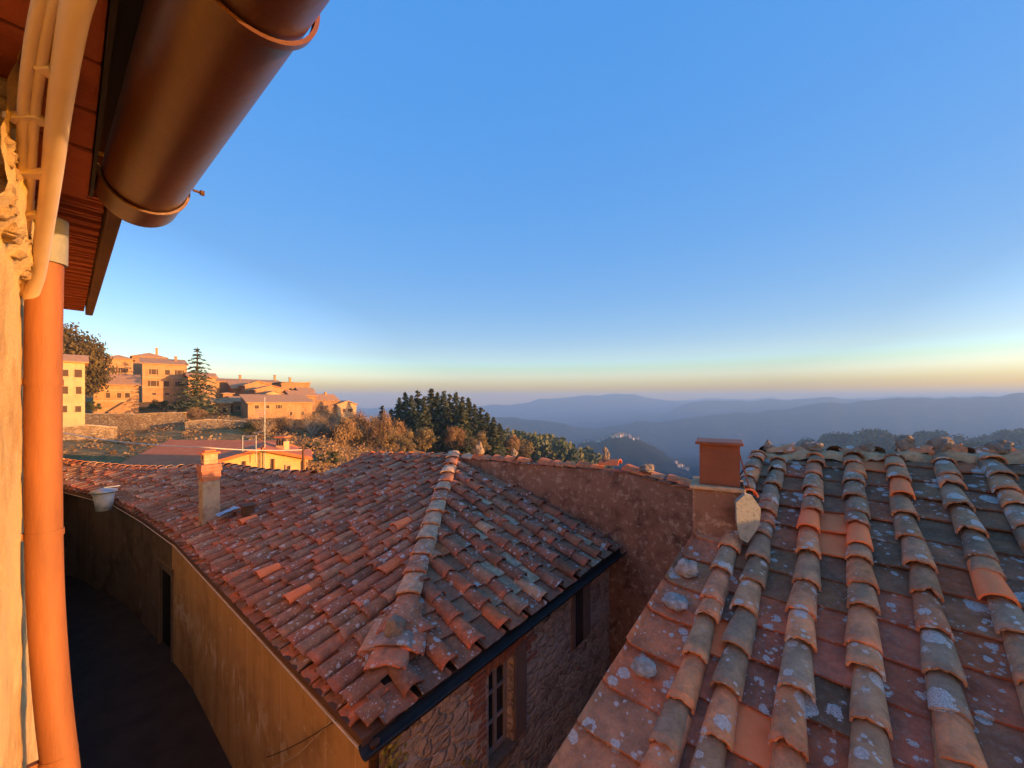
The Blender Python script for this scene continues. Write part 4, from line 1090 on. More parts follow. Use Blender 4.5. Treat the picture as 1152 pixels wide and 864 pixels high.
def ground_z(px, Y):
    px = max(tk[0], min(tk[-1], px))
    for x0, x1 in zip(tk, tk[1:]):
        if px <= x1: break
    f_ = cosi((px - x0) / (x1 - x0))
    ly = math.log(Y)
    if Y <= YL[0]: j, g_ = 0, 0
    else:
        for j in range(len(YL) - 1):
            if Y <= YL[j + 1]: break
        g_ = min(1, (ly - math.log(YL[j])) / (math.log(YL[j + 1]) - math.log(YL[j])))
    g_ = cosi(g_) if Y > 150 else g_
    py = [T[x][j] * (1 - g_) + T[x][j + 1] * g_ for x in (x0, x1)]
    py = py[0] * (1 - f_) + py[1] * f_
    z = (HY - py) / F * Y
    x = (px - CX) / F * Y
    if Y > 150:
        q = V((x, Y, 0))
        z += Y * (.010 * noise.noise(q / (Y * .12 + 1)) + .011 * noise.noise(q / (Y * .05 + 1)) + .0022 * noise.noise(q / (Y * .016 + 1))) * min(1, (Y - 150) / 400) * (0.55 if Y > 3000 else 1)
    elif Y > 20: z += .5 * noise.noise(V((x, Y, 0)) / 7) * min(1, (Y - 20) / 20)
    return z
mb = MB(); vs = []
pxs = [-700 + 20 * k for k in range(38)] + [60 + 5 * k for k in range(240)] + [1260 + 20 * k for k in range(38)]
ys = []
y = 9.0
while y < 9700: ys.append(y); y *= 1.028
for Y in ys:
    for px in pxs: vs.append(((px - CX) / F * Y, Y, ground_z(px, Y)))
w_ = len(pxs)
mb.add(vs, [(j * w_ + i_, j * w_ + i_ + 1, (j + 1) * w_ + i_ + 1, (j + 1) * w_ + i_) for j in range(len(ys) - 1) for i_ in range(w_ - 1)], smooth=True)
m, nt, b = mat('hillside_ground')
co = coords(nt)
n1 = noi(nt, co, .11, 8, .65); n2 = noi(nt, co, .9, 6, .7)
rg = ramp(nt, n1.outputs[0], [(.34, (.13, .105, .035)), (.48, (.38, .235, .09)), (.62, (.50, .31, .13))])
rd_ = ramp(nt, n2.outputs[0], [(.3, (.6, .6, .6)), (.7, (1.3, 1.3, 1.3))])
near = mixc(nt, 1, rg.outputs[0], rd_.outputs[0], 'MULTIPLY')
n3 = noi(nt, co, .006, 10, .7); n4 = noi(nt, co, .035, 8, .75)
rf = ramp(nt, n3.outputs[0], [(.40, (.020, .028, .014)), (.55, (.035, .040, .020)), (.66, (.085, .068, .036)), (.74, (.15, .125, .07))])
rf2 = ramp(nt, n4.outputs[0], [(.3, (.45, .45, .45)), (.7, (1.5, 1.5, 1.5))])
far = mixc(nt, 1, rf.outputs[0], rf2.outputs[0], 'MULTIPLY')
sx_ = N(nt, 'ShaderNodeSeparateXYZ'); L(nt, co, sx_.inputs[0])
rr2 = N(nt, 'ShaderNodeMapRange'); rr2.inputs[1].default_value = 110; rr2.inputs[2].default_value = 260; L(nt, sx_.outputs[1], rr2.inputs[0])
L(nt, mixc(nt, rr2.outputs[0], near, far), b.inputs['Base Color']); b.inputs['Roughness'].default_value = 1; b.inputs['Specular IOR Level'].default_value = .05
bump(nt, b, n4.outputs[0], .9, 14)
M['ground'] = m
struct('hills', mb, m)
# lane and courtyard ground near the camera
mb = MB()
pa = []
for k in range(0, 41):
    a_ = -3 + k * .65; pa.append((AB(a_, be(max(0, a_)) + .30, 0), a_))
lw = 7.5
for (p, a_), (q, c_) in zip(pa, pa[1:]):
    zf = lambda a__: GROUND + .02 * max(0, a__ - 4)
    A_, B_ = p + UP * zf(a_), q + UP * zf(c_)
    nn_ = -d2 * lw
    mb.quad(A_, A_ + nn_, B_ + nn_, B_)
struct('lane', mb, M['lane'])
mb = MB(); mb.add([(-40, -8, GROUND - .06), (40, -8, GROUND - .06), (40, 13, GROUND - .06), (-40, 13, GROUND - .06)], [(0, 1, 2, 3)]); struct('ground', mb, M['lane'])

# =================================================================== BACKGROUND BUILDINGS
wrng = random.Random(19)
def building(name, lab, cat, px0, px1, py_top, py_bot, Y, depth=8, yaw=0, roof='gable', rise=.28, wall='town1', rmat='tile_far', wins=(), over=.35, group=None, ridge_along=True, extra_base=6, frame=True, left_wins=()):
    """front face spans the columns px0..px1 at depth Y; yaw turns it about its middle"""
    w = (px1 - px0) / F * Y; h = (py_bot - py_top) / F * Y
    c_ = P((px0 + px1) / 2, py_bot, Y)
    ux = V((math.cos(yaw), math.sin(yaw), 0)); uy = V((-math.sin(yaw), math.cos(yaw), 0))
    ux_len = w / max(.3, (math.cos(yaw) - math.sin(yaw) * c_.x / c_.y)); w = ux_len
    root = thing(name, lab, cat, c_, group)
    q = lambda u, v_, z: c_ + ux * u + uy * v_ + UP * z
    mb = MB(); mb.box(q(-w / 2, 0, -extra_base), ux * w, uy * depth, UP * (h + extra_base))
    rs = rise * (depth / 2 if ridge_along else w / 2)
    if roof == 'gable':
        if ridge_along:
            for s in (-1, 1): mb.poly([q(s * w / 2, 0, h), q(s * w / 2, depth, h), q(s * w / 2, depth / 2, h + rs)])
        else:
            for v_ in (0, depth): mb.poly([q(-w / 2, v_, h), q(w / 2, v_, h), q(0, v_, h + rs)])
    mb.build('wall', M[wall], root)
    rb_ = MB(); t = .18; o_ = over
    def slab(a_, b_, c__, d_):
        n_ = (b_ - a_).cross(d_ - a_).normalized(); n_ = n_ if n_.z > 0 else -n_
        pts = [a_, b_, c__, d_]
        rb_.add([p + n_ * .02 for p in pts] + [p + n_ * (.02 + t) for p in pts], [(3, 2, 1, 0), (4, 5, 6, 7), (0, 1, 5, 4), (1, 2, 6, 5), (2, 3, 7, 6), (3, 0, 4, 7)])
    if roof == 'gable' and ridge_along:
        dr = o_ * rise
        slab(q(-w / 2 - o_, -o_, h - dr), q(w / 2 + o_, -o_, h - dr), q(w / 2 + o_, depth / 2, h + rs), q(-w / 2 - o_, depth / 2, h + rs))
        slab(q(w / 2 + o_, depth + o_, h - dr), q(-w / 2 - o_, depth + o_, h - dr), q(-w / 2 - o_, depth / 2, h + rs), q(w / 2 + o_, depth / 2, h + rs))
    elif roof == 'gable':
        dr = o_ * rise
        slab(q(-w / 2 - o_, -o_, h - dr), q(0, -o_, h + rs), q(0, depth + o_, h + rs), q(-w / 2 - o_, depth + o_, h - dr))
        slab(q(0, -o_, h + rs), q(w / 2 + o_, -o_, h - dr), q(w / 2 + o_, depth + o_, h - dr), q(0, depth + o_, h + rs))
    elif roof == 'hip':
        k = min(w, depth) / 2; rs = rise * k
        e = [q(-w / 2 - o_, -o_, h), q(w / 2 + o_, -o_, h), q(w / 2 + o_, depth + o_, h), q(-w / 2 - o_, depth + o_, h)]
        if w > depth: r0, r1 = q(-w / 2 + k, depth / 2, h + rs), q(w / 2 - k, depth / 2, h + rs); fs = [[e[0], e[1], r1, r0], [e[1], e[2], r1], [e[2], e[3], r0, r1], [e[3], e[0], r0]]
        else: r0, r1 = q(0, k, h + rs), q(0, depth - k, h + rs); fs = [[e[0], e[1], r0], [e[1], e[2], r1, r0], [e[2], e[3], r1], [e[3], e[0], r0, r1]]
        for f_ in fs: rb_.poly([p + UP * .12 for p in f_])
        for a_, b_ in zip(e, e[1:] + e[:1]): rb_.quad(a_, b_, b_ + UP * .12, a_ + UP * .12)
        rb_.poly([p for p in e][::-1])
    elif roof == 'pent':      # falls to the right
        slab(q(-w / 2 - o_, -o_, h + rise * w + .0), q(w / 2 + o_, -o_, h), q(w / 2 + o_, depth + o_, h), q(-w / 2 - o_, depth + o_, h + rise * w))
    elif roof == 'shed':      # falls to the front
        slab(q(-w / 2 - o_, -o_, h - o_ * rise), q(w / 2 + o_, -o_, h - o_ * rise), q(w / 2 + o_, depth, h + rise * depth), q(-w / 2 - o_, depth, h + rise * depth))
    ro = rb_.build('roof', M[rmat], root)
    if roof in ('pent', 'shed'):
        mb = MB()
        if roof == 'pent':
            mb.poly([q(-w / 2, 0, h), q(w / 2, 0, h), q(-w / 2, 0, h + rise * w)]); mb.poly([q(-w / 2, 0, h), q(-w / 2, depth, h), q(-w / 2, depth, h + rise * w), q(-w / 2, 0, h + rise * w)])
        else:
            for s in (-1, 1): mb.poly([q(s * w / 2, 0, h), q(s * w / 2, depth, h), q(s * w / 2, depth, h + rise * depth)])
        mb.build('gable_wall', M[wall], root)
    for side, ws in ((0, wins), (1, left_wins)):
        for (u, z, ww_, hh_) in ws:       # fractions
            ww_ *= wrng.uniform(.75, 1.12); hh_ *= wrng.uniform(.85, 1.15); u += wrng.uniform(-.015, .015); t0_ = wrng.random()
            # of the face for the middle, metres for the size
            if side == 0: O = q(-w / 2 + u * w - ww_ / 2, 0, z * h - hh_ / 2); X_, out = ux, -uy
            else: O = q(w / 2, u * depth - ww_ / 2, z * h - hh_ / 2); X_, out = uy, ux
            f_ = MB(); t_ = .07
            f_.box(O - X_ * t_ + out * .003, X_ * (ww_ + 2 * t_), out * .07, UP * -t_); f_.box(O - X_ * t_ + UP * hh_ + out * .003, X_ * (ww_ + 2 * t_), out * .07, UP * t_)
            for s in (-t_, ww_): f_.box(O + X_ * s + out * .003, X_ * t_, out * .07, UP * hh_)
            fo = f_.build('window', M['trim'], root)
            if t0_ < .3 and Y > 40:
                for s in (-ww_ * .36 - t_, ww_ + t_):
                    h_ = MB(); h_.box(O + X_ * s + out * .004, X_ * ww_ * .36, out * .05, UP * hh_); h_.build('shutter', M['shutter'], fo)
            g_ = MB(); g_.box(O + out * .004, X_ * ww_, out * .012, UP * hh_); g_.build('pane', M['shutter'], fo)
    return root, q, w, h, ro
def chimney_on(root_t, q, u, v_, z0, z1, m_='town1', s=.55):
    ro = root_t
    mb = MB(); mb.bbox(q(u - s / 2, v_ - s / 2, z0), q(1, 0, 0) - q(0, 0, 0) and (q(s, 0, 0) - q(0, 0, 0)), q(0, s, 0) - q(0, 0, 0), UP * (z1 - z0), .03)
    mb.bbox(q(u - s * .65, v_ - s * .65, z1 + .002), (q(s * 1.3, 0, 0) - q(0, 0, 0)), q(0, s * 1.3, 0) - q(0, 0, 0), UP * .18, .03)
    mb.build('chimney', M[m_], ro)
# yellow gabled house in the mid distance
yr, q, w, h, ro = building('yellow_house', 'sunlit yellow gabled house just beyond the lane roof', 'house', 243, 346, 519, 540, 22, 3.2, .50, 'gable', .28, 'yellow_wall', 'tile_red', [(.80, .55, .18, .22), (.30, .1, .3, .4)], .32, ridge_along=False, extra_base=5)
mb = MB(); c_ = q(w * .22, 1.2, h + .35)
mb.bbox(c_ - V((.27, .27, .3)), V((.54, 0, 0)), V((0, .54, 0)), UP * .95, .03); ych = mb.build('chimney', M['town3'], yr)
mb = MB(); mb.bbox(c_ + V((-.34, -.34, .87)), V((.68, 0, 0)), V((0, .68, 0)), UP * .10, .02); mb.build('cap', M['tile_red'], ych)
mb = MB(); 
for k in (-1, 0, 1): mb.box(c_ + V((k * .15 - .05, -.275, .42)), V((.10, 0, 0)), V((0, -.01, 0)), UP * .36)
mb.build('flue_opening', M['void'], ych)
mb = MB()
for u in (-.18, .13, .478): mb.tube([q(u * w, -.09, -3), q(u * w, -.09, h * .9 + .3 * (1 - abs(u) * 2))], .06, 8)
mb.build('downpipe', M['copper'], yr)
# masts
mp = q(.035 * w, -.12, 0)
ant = thing('aerial_mast', 'tall thin metal mast rising beside the yellow gabled house', 'mast', (mp.x, mp.y, mp.z - 1))
mb = MB(); mb.tube([mp - UP * 1, V((mp.x, mp.y, P(295, 447, mp.y).z))], [.032, .022], 8); mb.build('pole', M['grey_metal'], ant)
mb = MB()
mtop = P(295, 462, mp.y)
for k in range(4): mb.tube([mtop + V((-.35 + .06 * k, 0, -.12 * k)), mtop + V((.35 - .06 * k, 0, -.12 * k))], .014, 6)
mb.build('aerial', M['grey_metal'], ant)
ap_ = P(273, 520, 21.6); ap2 = P(288, 520, 21.6)
lad = thing('roof_aerial', 'ladder-like metal aerial frame above the ridge of the yellow house', 'aerial', ap_)
mb = MB()
for a_ in (ap_, ap2): mb.tube([a_, V((a_.x, a_.y, P(0, 490, 21.6).z))], .025, 6)
for py in (491, 496, 502): mb.tube([P(272, py, 21.6), P(289, py - 1, 21.6)], .02, 6)
mb.tube([P(284, 487, 21.6), P(294, 486, 21.6)], .018, 6)
mb.build('frame', M['grey_metal'], lad)
pst = thing('wooden_post', 'dark post at the right corner of the yellow house carrying the cable', 'post', P(341, 536, 21))
mb = MB(); mb.tube([P(341, 545, 21), P(341, 502, 21)], .06, 8); mb.build('pole', M['wood_dark'], pst)
mb = MB(); mb.tube([P(341, 505, 21) - V((.25, 0, 0)), P(341, 505, 21) + V((.15, 0, 0))], .03, 6); mb.build('crossarm', M['wood_dark'], pst)
# red roofed house left of it
building('red_roof_house', 'house with broad dull red tile roof left of the yellow gable', 'house', 128, 262, 530, 545, 27, 9, -.05, 'gable', .34, 'town1', 'tile_red', [(.3, .5, .8, .6)], .3, extra_base=5)
mb = MB(); mb.tube(sagline(P(60, 484, 30), P(232, 503.5, 18), .25, 24) + sagline(P(232, 503.5, 18), P(341, 506, 21), .08, 12)[1:], .03, 6)
tag(mb.build('overhead_cable', M['cable_pale']), 'pale overhead cable strung past the tall chimney to the yellow house', 'cable')

YW = .8          # the town fronts are turned a little towards the evening sun
def W3(xs, ys, w=.9, h=1.2): return [(x, y, w, h) for y in ys for x in xs]
TOWN = [
 dict(lab='pale tall house with plain facade beside the drainpipe, under the round oak', px=(58, 96), py=(407, 478), Y=55, d=8, roof='gable', wall='town3', wins=W3((.38, .8), (.25, .55, .82), .7, 1.0), yaw=.85),
 dict(lab='ochre house with steep roof standing between the oak and the villa', px=(117, 150), py=(404, 446), Y=86, d=6, roof='hip', rise=.45, wall='town1', wins=W3((.3, .65), (.7,), .8, 1.1)),
 dict(lab='two storey stone house with outside stair and pale string courses', px=(106, 157), py=(433, 464), Y=80, d=7, roof='shed', rise=.35, wall='town1', wins=W3((.32, .54, .75), (.62,), .7, 1.1)),
 dict(lab='large villa with three rows of windows left of the tall fir', px=(161, 211), py=(410, 450), Y=99, d=9, roof='shed', rise=.22, wall='town1', wins=W3((.25, .54, .84), (.78, .46), 1.1, 1.3) + W3((.25, .54), (.17,), .8, .6)),
 dict(lab='upper block with hipped roof and chimney rising behind the villa', px=(149, 188), py=(402, 430), Y=110, d=10, roof='hip', rise=.42, wall='town2', wins=()),
 dict(lab='narrow lit house half hidden behind the tall fir', px=(212, 243), py=(424, 446), Y=98, d=7, roof='gable', wall='town1', wins=W3((.75,), (.5,), .8, 1.0)),
 dict(lab='long house with straight brown ridge along the hill top', px=(247, 317), py=(430, 446), Y=118, d=9, roof='gable', wall='town2', wins=W3((.83, .9, .3, .55), (.62,), .8, 1.1), rise=.2),
 dict(lab='tall stone block with sloping shoulder at the right of the long ridge', px=(317, 349), py=(430, 452), Y=113, d=10, roof='pent', rise=-.10, wall='town2', wins=W3((.3, .6), (.6,), .8, 1.0)),
 dict(lab='gabled house with dark shaded flank below the long hill top house', px=(276, 306), py=(434, 452), Y=106, d=8, roof='gable', ra=False, wall='town1', wins=W3((.5,), (.6,), .7, .9), rise=.38),
 dict(lab='broad tan house under the gabled one with two low gables', px=(288, 325), py=(439, 456), Y=99, d=7, roof='gable', ra=False, wall='town1', wins=W3((.3, .7), (.5,), .7, .9), rise=.3),
 dict(lab='small roofed house stepping down right of the broad tan house', px=(327, 356), py=(445, 458), Y=101, d=7, roof='gable', wall='town2', wins=W3((.8,), (.5,), .6, 1.2), rise=.35),
 dict(lab='long low front house with a row of small windows above the scrub', px=(281, 353), py=(453, 478), Y=86, d=7, roof='shed', rise=.25, wall='town1', wins=W3((.12, .29, .46), (.82,), .7, .8) + W3((.65, .84), (.5,), .6, .8)),
 dict(lab='house with broad brown roof near the right end of the town', px=(353, 381), py=(451, 466), Y=107, d=9, roof='gable', wall='town2', wins=W3((.35,), (.5,), .8, .9), rise=.4),
 dict(lab='last white fronted house at the right end of the town', px=(380, 401), py=(455, 470), Y=110, d=7, roof='gable', ra=False, wall='town3', wins=W3((.35, .7), (.55,), .8, 1.0), rise=.35),
 dict(lab='little square house with lit porch below the hill top, right of the fir', px=(240, 260), py=(454, 470), Y=86, d=5, roof='shed', rise=.2, wall='town1', wins=W3((.3, .65), (.5,), .8, 1.1)),
 dict(lab='narrow turret-like house behind the little porch house', px=(251, 262), py=(443, 458), Y=92, d=4, roof='hip', rise=.3, wall='town1', wins=W3((.5,), (.5,), .6, .8)),
 dict(lab='plain lit block between the tall fir and the long ridge house', px=(229, 247), py=(429, 448), Y=106, d=6, roof='shed', rise=.25, wall='town1', wins=W3((.5,), (.6,), .7, .9)),
 dict(lab='small gabled house squeezed behind the long low front house', px=(301, 317), py=(443, 456), Y=94, d=5, roof='gable', ra=False, wall='town3', wins=W3((.5,), (.6,), .6, .8), rise=.4),
 dict(lab='little upper house behind the stepped-down one at the right of the hill', px=(337, 353), py=(440, 452), Y=109, d=5, roof='gable', wall='town1', wins=W3((.5,), (.55,), .6, .8), rise=.35),
 dict(lab='low tan outbuilding left of the long low front house', px=(262, 279), py=(452, 466), Y=90, d=4, roof='shed', rise=.3, wall='town2', wins=W3((.4,), (.5,), .7, .9)),
 dict(lab='dark flanked house filling the gap left of the gabled house', px=(262, 281), py=(437, 456), Y=108, d=7, roof='shed', rise=.3, wall='town2', wins=W3((.5,), (.45,), .7, .9)),
]
for d_ in TOWN:
    root, q, w, h, ro = building('hill_house', d_['lab'], 'house', *d_['px'], *d_['py'], d_['Y'], d_['d'], d_.get('yaw', YW), d_['roof'], d_.get('rise', .3), d_['wall'], 'tile_far', d_['wins'], .4, 'houses of the hill town', d_.get('ra', True), 8)
    if 'upper block' in d_['lab']: chimney_on(ro, q, 1.6, 3, h + .5, h + 3.0)
    if 'villa' in d_['lab'] and 'large' in d_['lab']: chimney_on(ro, q, 2.5, 6, h + .8, h + 2.6)
    if 'long house' in d_['lab']:
        chimney_on(ro, q, -2, 4, h + .5, h + 2.2); chimney_on(ro, q, 7.5, 4, h + .5, h + 2.6)
    if 'tall stone block' in d_['lab']: chimney_on(ro, q, -.5, 4, h, h + 1.4)
    if 'broad brown roof' in d_['lab']: chimney_on(ro, q, 1.2, 4, h + .6, h + 2.4)
    if 'string courses' in d_['lab']:
        mb = MB()
        for z in (.40, .78): mb.box(q(-w / 2 - .05, -.12, h * z), q(w + .1, 0, 0) - q(0, 0, 0), q(0, .115, 0) - q(0, 0, 0), UP * .2)
        mb.build('string_course', M['trim'], root)
        mb = MB()
        for k in range(9): mb.box(q(-1.2 + .28 * k, -1.1, -1), q(.28, 0, 0) - q(0, 0, 0), q(0, 1.0, 0) - q(0, 0, 0), UP * (1.3 + .24 * k))
        mb.build('stair', M['town2'], root)
    if 'three rows' in d_['lab']:
        mb = MB()
        for z in (.34, .62): mb.box(q(-w / 2 - .05, -.10, h * z), q(w + .1, 0, 0) - q(0, 0, 0), q(0, .095, 0) - q(0, 0, 0), UP * .16)
        mb.build('string_course', M['trim'], root)
# retaining walls
def long_wall(name, lab, pts, th, m_, base=4):
    """pts: (px, py_top, Y)"""
    pp = [P(*p) for p in pts]
    root = thing(name, lab, 'wall', (pp[0].x, pp[0].y, pp[0].z - base))
    mb = MB(); out = []
    n_ = 60
    for k in range(n_ + 1):
        t = k / n_ * (len(pp) - 1); i_ = min(int(t), len(pp) - 2); p = pp[i_].lerp(pp[i_ + 1], t - i_); p.z += .18 * noise.noise(p * .8) + .1 * noise.noise(p * 3); out.append(p)
    for a_, b_ in zip(out, out[1:]):
        bk_ = V((0, th, 0)); dz = UP * base
        mb.quad(a_ - dz, b_ - dz, b_, a_); mb.quad(a_, b_, b_ + bk_, a_ + bk_); mb.quad(b_ - dz + bk_, a_ - dz + bk_, a_ + bk_, b_ + bk_)
    mb.build('wall', M[m_], root)
    mb = MB()
    for a_, b_ in zip(out, out[1:]):
        mb.box(a_ - V((0, .06, -.003)), b_ - a_, V((0, th + .12, 0)), UP * .10)
    mb.build('coping', M['trim'], root)
long_wall('stone_wall', 'rough stone retaining wall below the villa, tallest wall on the slope', [(94, 466, 67), (150, 466, 68), (207, 464, 70)], .6, 'stone_warm', 5)
long_wall('stone_wall', 'low terrace wall running right of the tall fir', [(208, 475, 66), (240, 472, 68), (275, 474, 70)], .5, 'stone_warm', 2.2)
long_wall('stone_wall', 'short broken terrace wall under the pale tall house', [(66, 481, 52), (100, 478, 54), (128, 482, 56)], .5, 'stone_warm', 2.0)

# =================================================================== TREES
def quadleaf(mb, p, nrm, s, tn, r_, jit=.7, asp=.65):
    n_ = (nrm + V((r_.gauss(0, jit), r_.gauss(0, jit), r_.gauss(0, jit)))).normalized()
    a_ = n_.orthogonal().normalized(); b_ = n_.cross(a_); k = r_.uniform(0, 6.28); a_, b_ = a_ * math.cos(k) + b_ * math.sin(k), b_ * math.cos(k) - a_ * math.sin(k)
    mb.add([p - a_ * s, p - b_ * s * asp, p + a_ * s, p + b_ * s * asp], [(0, 1, 2, 3)], (tn, tn, tn, 1))
def make_conifer(seed, H=10, Rb=2.2, tiers=13, gap=.3, n=150):
    r_ = random.Random(seed); c_ = MB(); t_ = MB()
    t_.tube([V((0, 0, -1.5)), V((0, 0, H * .5)), V((0, 0, H * .97))], [H * .022, H * .013, H * .003], 7)
    lob = [r_.uniform(.75, 1.2) for _ in range(9)]
    for k in range(tiers):
        f0 = .05 + .93 * k / tiers
        nb_ = max(5, int(13 * (1 - f0)) + 3); off = r_.uniform(0, 6)
        for b in range(nb_):
            a_ = off + 2 * PI * b / nb_ + r_.uniform(-.25, .25); z = H * (f0 + r_.uniform(-.02, .02))
            ln = (Rb * (1 - f0) ** 1.0 + .06) * lob[b % 9] * r_.uniform(.75, 1.15)
            d_ = V((math.cos(a_), math.sin(a_), 0)); sd = V((-d_.y, d_.x, 0)); tone = r_.random() * .5
            m_ = int(n * (1 - f0) / nb_ * 1.6) + 8
            for q in range(m_):
                t = r_.random() ** .7; w = ln * .42 * (1 - t * .7)
                p = d_ * ln * t + sd * r_.uniform(-w, w)  + UP * (z + ln * (.10 * t - .42 * t * t) + r_.uniform(-.5, .5) * H * .035 * (1 - gap))
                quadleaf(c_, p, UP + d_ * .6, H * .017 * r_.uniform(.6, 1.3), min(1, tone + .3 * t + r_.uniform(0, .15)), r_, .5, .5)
    return c_, t_
def make_crown(seed, H=8, Wd=3.6, base=.18, nc=26, per=110, leaf=.17, cl=.26):
    """trunk with limbs and a crown of many leaf clumps with gaps between them"""
    r_ = random.Random(seed); c_ = MB(); t_ = MB()
    t_.tube([V((0, 0, -1.5)), V((0, 0, H * base * .6)), V((.05, 0, H * (base + .25)))], [H * .035, H * .028, H * .018], 8)
    for k in range(nc):
        while True:
            q = V((r_.uniform(-1, 1), r_.uniform(-1, 1), r_.uniform(-1, 1)))
            if .25 < q.length < 1: break
        f = .5 + .5 * q.z
        ctr = V((q.x * Wd * (1 - .25 * f), q.y * Wd * (1 - .25 * f), H * (base + (1 - base) * (.16 + .70 * f))))
        rad = H * cl * r_.uniform(.55, 1.0) * .6; tone = r_.random() * .6
        t_.tube([V((.03, 0, H * (base + .05 + .2 * f))), V((0, 0, H * (base + .1 + .2 * f))).lerp(ctr, .5) + UP * H * .02, ctr], [H * .012, H * .008, H * .003], 5, caps=False)
        for _ in range(per):
            d_ = V((r_.gauss(0, 1), r_.gauss(0, 1), r_.gauss(0, 1))).normalized(); p = ctr + V((d_.x, d_.y, d_.z * .75)) * rad * r_.uniform(.55, 1.12)
            quadleaf(c_, p, d_, leaf * r_.uniform(.6, 1.4), min(1, tone + r_.uniform(0, .4)), r_, .6, .7)
    return c_, t_
def limb(mb, p, d_, ln, rad, depth, r_, tips):
    q_ = p + d_ * ln; mid = p.lerp(q_, .5) + V((r_.uniform(-1, 1), r_.uniform(-1, 1), 0)) * ln * .06
    mb.tube([p, mid, q_], [rad, rad * .8, rad * .6], 5 if depth else 4, caps=False)
    if depth == 0: tips.append(q_); return
    for k in range(r_.choice([2, 3, 3])):
        dd = (d_ + V((r_.gauss(0, .5), r_.gauss(0, .5), r_.gauss(.1, .3)))).normalized()
        limb(mb, p + d_ * ln * r_.uniform(.6, 1), dd, ln * r_.uniform(.6, .8), rad * .55, depth - 1, r_, tips)
def make_broad(seed, H=6, Wd=3, leaf=.16, per=60, spread=.8, depth=3, trunk=.3, clump=1.0):
    r_ = random.Random(seed); c_ = MB(); t_ = MB(); tips = []
    t_.tube([V((0, 0, -1.5)), V((0, 0, H * trunk * .5)), V((r_.uniform(-.1, .1), 0, H * trunk))], [H * .035, H * .026, H * .022], 7)
    for k in range(5):
        a_ = 2 * PI * k / 5 + r_.uniform(-.4, .4)
        limb(t_, V((0, 0, H * trunk * r_.uniform(.7, 1))), V((math.cos(a_) * spread, math.sin(a_) * spread, 1)).normalized(), H * .26, H * .014, depth - 1, r_, tips)
    mx = max(t.z for t in tips); mr = max(math.hypot(t.x, t.y) for t in tips)
    for t in tips:
        tone = r_.random() * .6
        for _ in range(per):
            p = t + V((r_.gauss(0, .11) * H * clump, r_.gauss(0, .11) * H * clump, r_.gauss(0, .085) * H * clump))
            a_ = V((r_.gauss(0, 1), r_.gauss(0, 1), r_.gauss(0, 1))).normalized(); b_ = a_.orthogonal().normalized(); s = leaf * r_.uniform(.6, 1.4)
            tn = tone + r_.uniform(0, .4)
            c_.add([p - a_ * s, p - b_ * s * .7, p + a_ * s, p + b_ * s * .7], [(0, 1, 2, 3)], (tn, tn, tn, 1))
    return c_, t_
PROT = {}
def proto(kind, builder, leafm, barkm, seeds):
    PROT[kind] = []
    for s in seeds:
        c_, t_ = builder(s)
        co_ = c_.build('crown', M[leafm]); to_ = t_.build('trunk', M[barkm])
        zs = [v[2] for v in c_.v]; rs_ = sorted(math.hypot(v[0], v[1]) for v in c_.v)
        PROT[kind].append((co_.data, to_.data, max(zs), rs_[int(len(rs_) * .97)]))
        bpy.data.objects.remove(co_); bpy.data.objects.remove(to_)
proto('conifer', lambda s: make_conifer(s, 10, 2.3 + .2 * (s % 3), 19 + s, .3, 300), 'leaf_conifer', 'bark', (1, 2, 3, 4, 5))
proto('fir', lambda s: make_conifer(s, 10, 3.2, 15, .75, 190), 'leaf_conifer', 'bark', (9,))
proto('oak', lambda s: make_crown(s, 9, 4.0, .08, 120, 150, .15, .30), 'leaf_oak', 'bark', (4,))
proto('rust', lambda s: make_broad(s, 6, 3, .085, 70, .8, 4, .2, .6), 'leaf_rust', 'bark', (1, 2, 3))
proto('olive', lambda s: make_crown(s, 6, 2.2, .12, 26, 120, .10, .26), 'leaf_olive', 'bark', (5, 6))
proto('bare', lambda s: make_broad(s, 7, 2, .05, 10, .5, 5, .25, .45), 'leaf_rust', 'bark_pale', (7, 8))
proto('bush', lambda s: make_crown(s, 3, 1.8, .05, 22, 110, .075, .32), 'leaf_green', 'bark', (11, 12))
proto('darktree', lambda s: make_crown(s, 8, 3.4, .12, 24, 60, .30, .30), 'leaf_green', 'bark', (13, 14))
NAMES = dict(conifer='conifer_tree', fir='fir_tree', oak='oak_tree', rust='autumn_tree', olive='autumn_tree', bare='bare_tree', bush='shrub', darktree='broadleaf_tree')
CATS = dict(conifer='tree', fir='tree', oak='tree', rust='tree', olive='tree', bare='tree', bush='shrub', darktree='tree')
trng = random.Random(77); cnt = {}
def tree(kind, px, py_top, py_bot, wpx, Y, lab, group=None):
    vi = cnt.get(kind, 0); cnt[kind] = vi + 1
    cr, tr, H, R_ = PROT[kind][vi % len(PROT[kind])]
    h = (py_bot - py_top) / F * Y; w = wpx / 2 / F * Y
    r = thing(NAMES[kind], lab, CATS[kind], P(px, py_bot, Y), group)
    r.scale = (w / R_, w / R_, h / H); r.rotation_euler = (0, 0, trng.uniform(0, 6.28))
    for nm, me in (('crown', cr), ('trunk', tr)):
        o = bpy.data.objects.new(nm, me); col.objects.link(o); o.parent = r
    return r
tree('oak', 80, 361, 470, 66, 72, 'large round brown-green oak behind the pale tall house')
tree('fir', 222, 392, 464, 52, 80, 'tall dark tiered fir standing alone among the town houses')
hedge = 'shrubs on the town slope'
tree('bush', 104, 451, 466, 16, 74, 'dark shrub at the foot of the house with the outside stair', hedge)
tree('bush', 182, 449, 466, 22, 84, 'green shrub below the villa, left of two', hedge)
tree('bush', 201, 451, 466, 20, 82, 'green shrub below the villa, beside the fir', hedge)
tree('rust', 222, 457, 474, 22, 74, 'small rust shrub tree at the foot of the fir', hedge)
